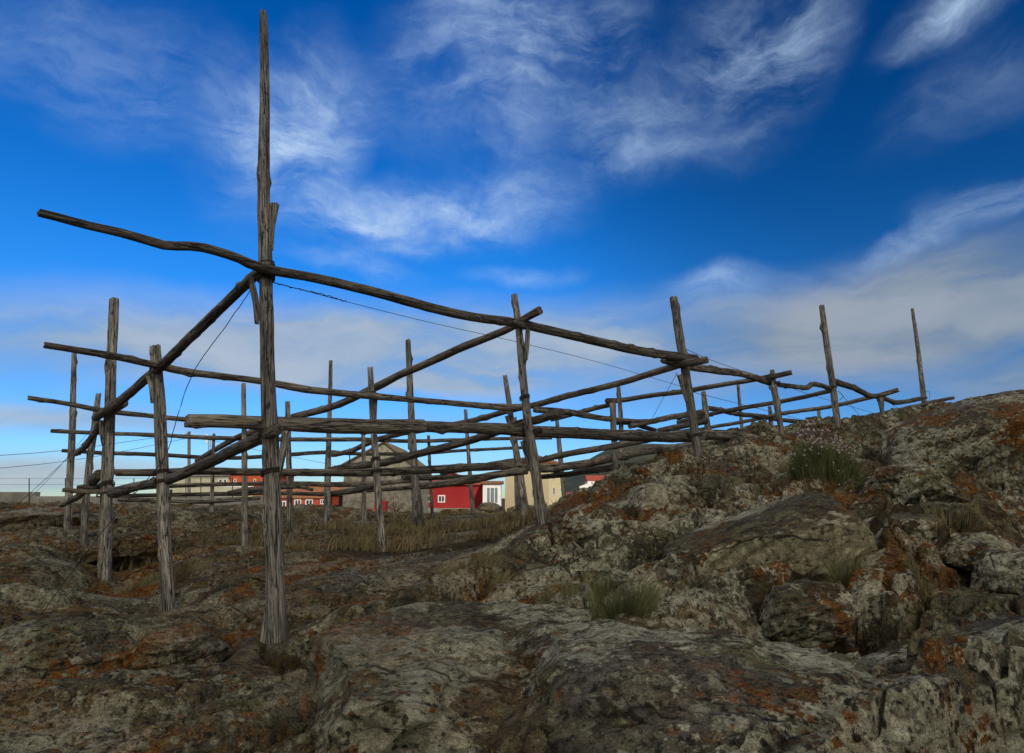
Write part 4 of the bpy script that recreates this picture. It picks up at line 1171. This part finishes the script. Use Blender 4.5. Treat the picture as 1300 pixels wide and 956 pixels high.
# red bin by the gable wall
def wheelie_bin(px0, px1, pya, pyb, Y, label):
    S = Site(px0, Y, pyb, 'wheelie_bin', label, 'bin')
    x0, z0, x1, z1 = S.rect(px0, pya, px1, pyb)
    w = x1; h = z1; t = w * 0.10
    V = [(t, 0, .08), (w - t, 0, .08), (w - t, w * .8, .08), (t, w * .8, .08), (0, -.05, h * .9), (w, -.05, h * .9), (w, w * .9, h * .9), (0, w * .9, h * .9)]
    part('body', 'red_plastic', S.root, V, [(0, 1, 5, 4), (1, 2, 6, 5), (2, 3, 7, 6), (3, 0, 4, 7), (3, 2, 1, 0), (4, 5, 6, 7)])
    V, Fc = prism([(-.03, h * .9 + .003), (w + .03, h * .9 + .003), (w + .01, h), (-.0 + .02, h)], -.09, w * .95); part('lid', 'red_plastic', S.root, V, Fc)
    for xx in (t, w - t):
        link('wheel', tube_mesh('wheel', [W[S.root.name] @ Vector((xx - .05, w * .8, .1)), W[S.root.name] @ Vector((xx, w * .8, .1)), W[S.root.name] @ Vector((xx + .05, w * .8, .1))], .1, 10), M['dark_panel'], None, S.root)
wheelie_bin(474.5, 490, 636, 655, 66, 'big red bin standing in front of the rough gable wall')
wheelie_bin(467, 471.5, 646, 655, 66, 'small red bin left of the big red bin')

# bare bush and turf strip
def bush(px, py, Y, hpx, label):
    c = PT(px, py, Y); s = px_size(px, py, Y); rs = np.random.default_rng(5)
    root = empty('bare_bush', c, label, 'bush')
    Vs = []; Qs = []; off = 0
    for k in range(26):
        a = rs.uniform(-1.3, 1.3); l = hpx * s * rs.uniform(.5, 1.05)
        st = c + Vector((rs.normal(0, .12), rs.normal(0, .1), -.2))
        p1 = st + Vector((math.sin(a * .4) * l * .5, rs.normal(0, .15), l * .55)); p2 = p1 + Vector((math.sin(a) * l * .5, rs.normal(0, .15), l * .45 * abs(math.cos(a)) + .1))
        me = tube_mesh('t', [st, p1, p2], 0.022, 4)
        v = np.array([x.co[:] for x in me.vertices]); qd = np.array([list(p.vertices) for p in me.polygons])
        Vs.append(v); Qs.append(qd + off); off += len(v); bpy.data.meshes.remove(me)
    link('twigs', fast_mesh('twigs', np.concatenate(Vs), np.concatenate(Qs)), M['tile_brown'], None, root)
bush(502, 655, 62, 22, 'bare brown bush against the gable wall right of the big red bin')
for k, (px, py, w, h, lb) in enumerate([(590, 652, 60, 12, 'long dark rubble heap along the foot of the red building'), (622, 645, 34, 12, 'pale tan rubble heap in front of the glazed porch'), (548, 655, 24, 8, 'small dark stone left of the long rubble heap'), (662, 646, 40, 8, 'brown earth bank below the cream house'), (387, 657, 38, 20, 'rusty brown boulder behind the valley right of the tallest post')]):
    boulder(lb, px, py, [60, 62, 45, 70, 22][k], w, h, 2.5, 300 + k, ['rock_grey', 'rock_pale', 'rock_grey', 'rock_orange', 'rock_orange'][k], lowres=True, name='rubble_heap' if k in (0, 1) else 'boulder', cat='rubble' if k in (0, 1) else 'boulder')
lw = [PT(614, 655.5, 76), PT(644, 654.5, 76), PT(646, 650.0, 83), PT(612, 650.5, 83)]
lv = [(p.x, p.y, p.z) for p in lw] + [(p.x, p.y, p.z - 2.0) for p in lw]
lawn = link('lawn', mesh_from('lawn', lv, [(0, 1, 2, 3), (0, 4, 5, 1), (1, 5, 6, 2), (2, 6, 7, 3), (3, 7, 4, 0)], False), M['turf']); lawn['kind'] = 'structure'

# ------------------------------------------------------------------ far hill
hx = np.linspace(-40, 420, 120); hy = np.linspace(170, 620, 60)
HX, HY = np.meshgrid(hx, hy, indexing='ij')
cr = np.exp(-((HY - 360) / 110) ** 2) * sstep(-10, 60, HX)
HZ = -6 + cr * (31 + 0.04 * HX) + 2.5 * fbm(HX * .03, HY * .03, HX * 0, 5, 3) * cr
ii = np.arange(HX.size).reshape(HX.shape)
q = np.stack([ii[:-1, :-1], ii[1:, :-1], ii[1:, 1:], ii[:-1, 1:]], -1).reshape(-1, 4)
M['hill'] = plain_material('scrub_hillside', (0.022, 0.030, 0.014), (0.060, 0.062, 0.030), 0.06, detail=10)
hill = link('hill', fast_mesh('hill', np.stack([HX, HY, HZ], -1).reshape(-1, 3), q), M['hill']); hill['kind'] = 'structure'

# ------------------------------------------------------------------ light
SUN_EL, SUN_AZ = R(32), R(163)      # azimuth clockwise from the view direction (+Y): behind the viewer, to the right
sd = Vector((math.sin(SUN_AZ) * math.cos(SUN_EL), math.cos(SUN_AZ) * math.cos(SUN_EL), math.sin(SUN_EL)))
sun = bpy.data.lights.new('sun', 'SUN'); sun.energy = 3.0; sun.angle = R(0.6); sun.color = (1.0, 0.93, 0.82)
so = bpy.data.objects.new('sun', sun); so.rotation_euler = sd.to_track_quat('Z', 'Y').to_euler(); so.location = sd * 50
COL.objects.link(so)

# lumpy cloudlike mesh added unseen, high behind the viewer, to keep sun off the rocks
CH = 200.0
cc = Vector((0, 18, 0)) + sd * (CH / sd.z)
V = ICO_V.copy()
o_ = 1 + 0.22 * fbm(V[:, 0] * 1.6, V[:, 1] * 1.6, V[:, 2] * 1.6, 5, 6, 0.55) + 0.10 * np.abs(fbm(V[:, 0] * 4, V[:, 1] * 4, V[:, 2] * 4, 4, 9))
V = V * o_[:, None] * np.array([110.0, 54.0, 14.0])
mc, tcl, bcl = material('shade_cloud_white'); bcl.inputs['Base Color'].default_value = (0.8, 0.8, 0.8, 1); bcl.inputs['Roughness'].default_value = 1.0
tr_ = tcl.new('ShaderNodeBsdfTransparent'); mx_ = tcl.new('ShaderNodeMixShader'); mx_.inputs[0].default_value = 0.50    # half transparent, so some sun still passes
tcl.l.new(bcl.outputs[0], mx_.inputs[1]); tcl.l.new(tr_.outputs[0], mx_.inputs[2])
tcl.l.new(mx_.outputs[0], tcl.n['Material Output'].inputs['Surface'])
cl = link('shade_cloud', fast_mesh('shade_cloud', V, ICO_F), mc, Matrix.Translation(cc)); cl['kind'] = 'structure'

world = bpy.data.worlds.new('World'); SC.world = world; world.use_nodes = True
t = NT(world.node_tree); t.n.clear()
out = t.new('ShaderNodeOutputWorld'); bg = t.new('ShaderNodeBackground'); bg.inputs[1].default_value = 0.10
t.l.new(bg.outputs[0], out.inputs[0])
sky = t.new('ShaderNodeTexSky', sky_type='NISHITA'); sky.sun_disc = False
sky.sun_elevation = SUN_EL; sky.sun_rotation = SUN_AZ
sky.air_density = 1.0; sky.dust_density = 0.0; sky.ozone_density = 3.0; sky.altitude = 0
hs = t.new('ShaderNodeHueSaturation'); hs.inputs['Saturation'].default_value = 1.4; hs.inputs['Value'].default_value = 1.0
t.l.new(sky.outputs[0], hs.inputs['Color'])
gm = t.new('ShaderNodeGamma'); gm.inputs[1].default_value = 1.25
t.l.new(hs.outputs[0], gm.inputs[0])
tc = t.new('ShaderNodeTexCoord'); dirv = tc.outputs['Generated']
sx = t.new('ShaderNodeSeparateXYZ'); t.l.new(dirv, sx.inputs[0])
az = t.math('ARCTAN2', sx.outputs[0], sx.outputs[1]); el = t.math('ARCSINE', sx.outputs[2])
cb = t.new('ShaderNodeCombineXYZ'); t.l.new(az, cb.inputs[0]); t.l.new(el, cb.inputs[1])
AE = cb.outputs[0]
def noise_col(vec, scale, detail, rough=0.55):
    nd = t.new('ShaderNodeTexNoise'); t.set(nd.inputs['Vector'], vec); nd.inputs['Scale'].default_value = scale
    nd.inputs['Detail'].default_value = detail; nd.inputs['Roughness'].default_value = rough
    return nd.outputs[1]
def scale_v(v, k):
    nd = t.new('ShaderNodeVectorMath', operation='SCALE'); t.set(nd.inputs[0], v); nd.inputs[3].default_value = k
    return nd.outputs[0]
warp = scale_v(t.vmath('SUBTRACT', noise_col(AE, 4.0, 5), (0.5, 0.5, 0.5)), 0.13)
AW = t.vmath('ADD', AE, warp)
def azel(px, py):
    a, b, c = ray(px, py); n = math.sqrt(a * a + b * b + c * c)
    return math.atan2(a, b), math.asin(c / n)
def blobs(items, vec):
    tot = None
    for (px, py, sxp, syp, rot, amp) in items:
        A, E = azel(px, py)
        k = 1.0 / F * math.cos(math.atan(math.hypot(px - CX, py - CY) / F))
        mp = t.mapping(vec, (A, E, 0), (0, 0, R(rot)), (sxp * k, syp * k, 1), 'TEXTURE')
        ln = t.new('ShaderNodeVectorMath', operation='LENGTH'); t.set(ln.inputs[0], mp)
        v = t.ramp(ln.outputs['Value'], 1.6, 0.0, 0.0, amp)
        tot = v if tot is None else t.math('ADD', tot, v)
    return tot
cirA = blobs([(300,130,60,60,-30,.5),(370,180,75,120,-30,1.05),(430,130,60,60,20,.5),(400,250,90,50,-15,.7),(600,60,140,90,35,.85),(690,90,80,70,40,.6),(800,150,80,65,15,.75),(940,70,130,90,40,.65),(1010,30,70,60,40,.45),(640,210,60,60,30,.45),(700,240,70,45,20,.45),(1230,130,100,50,10,.25),(760,40,80,60,40,.5)], AW)
cirB = blobs([(540,275,160,40,4,1.2),(470,300,100,24,0,.65),
             (450,345,90,15,-4,.55),(1215,20,95,30,4,.75),(1185,36,50,20,10,.45),(1225,285,190,16,11,.72),(1270,255,70,22,0,.4),
             (905,368,60,24,0,.62),(660,352,70,15,0,.5),(90,60,150,90,-20,.30),(230,110,80,80,30,.25)], AW)
curl = t.noise(AW, 16.0, 6, 0.6, 1.2)
def wisps(rot, sx_, sy_):
    a_ = t.noise(t.mapping(AW, rot=(0, 0, R(rot)), scale=(sx_, sy_, 1)), 1.0, 12, 0.64, 0.5)
    b_ = t.noise(t.mapping(AW, rot=(0, 0, R(rot + 14)), scale=(sx_ * 2.6, sy_ * 2.1, 1)), 1.0, 10, 0.66, 0.4)
    return t.math('ADD', t.math('ADD', t.math('MULTIPLY', a_, 0.60), t.math('MULTIPLY', b_, 0.34)), t.math('MULTIPLY', curl, 0.14))
wn0 = t.noise(AW, 6.0, 7, 0.5, 0.3)
dA = t.math('MULTIPLY', cirA, t.ramp(wisps(-50, 3.6, 11.0), 0.42, 0.84))
dB = t.math('MULTIPLY', cirB, t.ramp(wisps(-14, 3.6, 11.0), 0.41, 0.80))
dens = t.math('ADD', t.math('ADD', dA, dB), t.math('MULTIPLY', t.math('ADD', cirA, cirB), t.ramp(wn0, 0.32, 0.70, 0.0, 0.22)))
dens = t.math('MINIMUM', dens, 0.86)
straR = blobs([(1060,415,230,64,8,.95),(1260,385,220,78,10,1.0),(1320,480,120,36,4,.75)], t.vmath('ADD', AE, scale_v(warp, 0.45)))
stra = blobs([(60,440,330,46,0,.85),(330,425,260,42,0,.8),(560,440,230,52,0,.75),(800,440,230,58,4,.9),
              (60,522,190,18,0,.8),(250,545,150,12,0,.45),(20,600,130,24,0,1.0),(250,600,160,14,0,.35),(500,535,160,12,0,.35),(420,480,200,18,0,.6),(560,490,160,16,0,.4),(60,610,120,10,0,.35),(900,500,200,30,0,.35)], AE if False else t.vmath('ADD', AE, scale_v(warp, 0.45)))
sn = t.noise(t.mapping(AW, scale=(3.0, 13.0, 1)), 1.0, 7, 0.52, 0.3)
sden = t.math('MULTIPLY', t.math('MINIMUM', stra, 1.0), t.ramp(sn, 0.22, 0.62, 0.35, 1.0))
sden = t.math('MINIMUM', sden, 0.9)
sdenR = t.math('MINIMUM', t.math('MULTIPLY', t.math('MINIMUM', straR, 1.0), t.ramp(sn, 0.22, 0.62, 0.5, 1.0)), 0.92)
tint = t.mix(t.ramp(el, -0.03, 0.36), (0.24, 0.36, 0.66), (0.72, 0.93, 1.04))
mul = t.new('ShaderNodeMix', data_type='RGBA', blend_type='MULTIPLY'); mul.inputs[0].default_value = 1.0
t.l.new(gm.outputs[0], mul.inputs[6]); t.l.new(tint, mul.inputs[7])
# polarised sky: darkest at right angles to the sun
pv = t.new('ShaderNodeVectorMath', operation='DOT_PRODUCT'); t.l.new(dirv, pv.inputs[0])
_a, _b, _c = ray(1180, 60); pv.inputs[1].default_value = Vector((_a, _b, _c)).normalized()
pol = t.ramp(pv.outputs['Value'], 0.82, 1.0, 1.0, 0.52)
pm_ = t.new('ShaderNodeVectorMath', operation='SCALE'); t.l.new(mul.outputs[2], pm_.inputs[0]); t.l.new(pol, pm_.inputs[3])
c0 = t.mix(sden, pm_.outputs[0], t.mix(t.ramp(sn, 0.35, 0.68), (2.3, 3.6, 5.3), (4.6, 5.2, 5.8)))
c0 = t.mix(sdenR, c0, t.mix(t.ramp(sn, 0.35, 0.68), (1.6, 2.4, 3.5), (3.4, 3.9, 4.5)))
c1_ = t.mix(dens, c0, (5.0, 6.8, 9.2))
# broken overcast overhead and behind the viewer: it shades the rocks with a soft neutral light
back = t.math('MAXIMUM', t.ramp(sx.outputs[1], 0.35, -0.15), t.ramp(sx.outputs[2], 0.80, 0.95))
on = t.noise(t.mapping(dirv, scale=(2.2, 2.2, 5.0)), 1.0, 8, 0.55, 0.2)
oden = t.math('MULTIPLY', back, t.ramp(on, 0.25, 0.50, 0.55, 1.0))
c2_ = t.mix(oden, c1_, t.mix(t.ramp(on, 0.35, 0.7), (6.0, 5.6, 5.0), (10.2, 9.5, 8.5)))
t.l.new(c2_, bg.inputs[0])

SC.view_settings.view_transform = 'Standard'
SC.view_settings.look = 'None'
SC.view_settings.gamma = 1.0
SC.view_settings.use_curve_mapping = False
SC.view_settings.exposure = 0.0
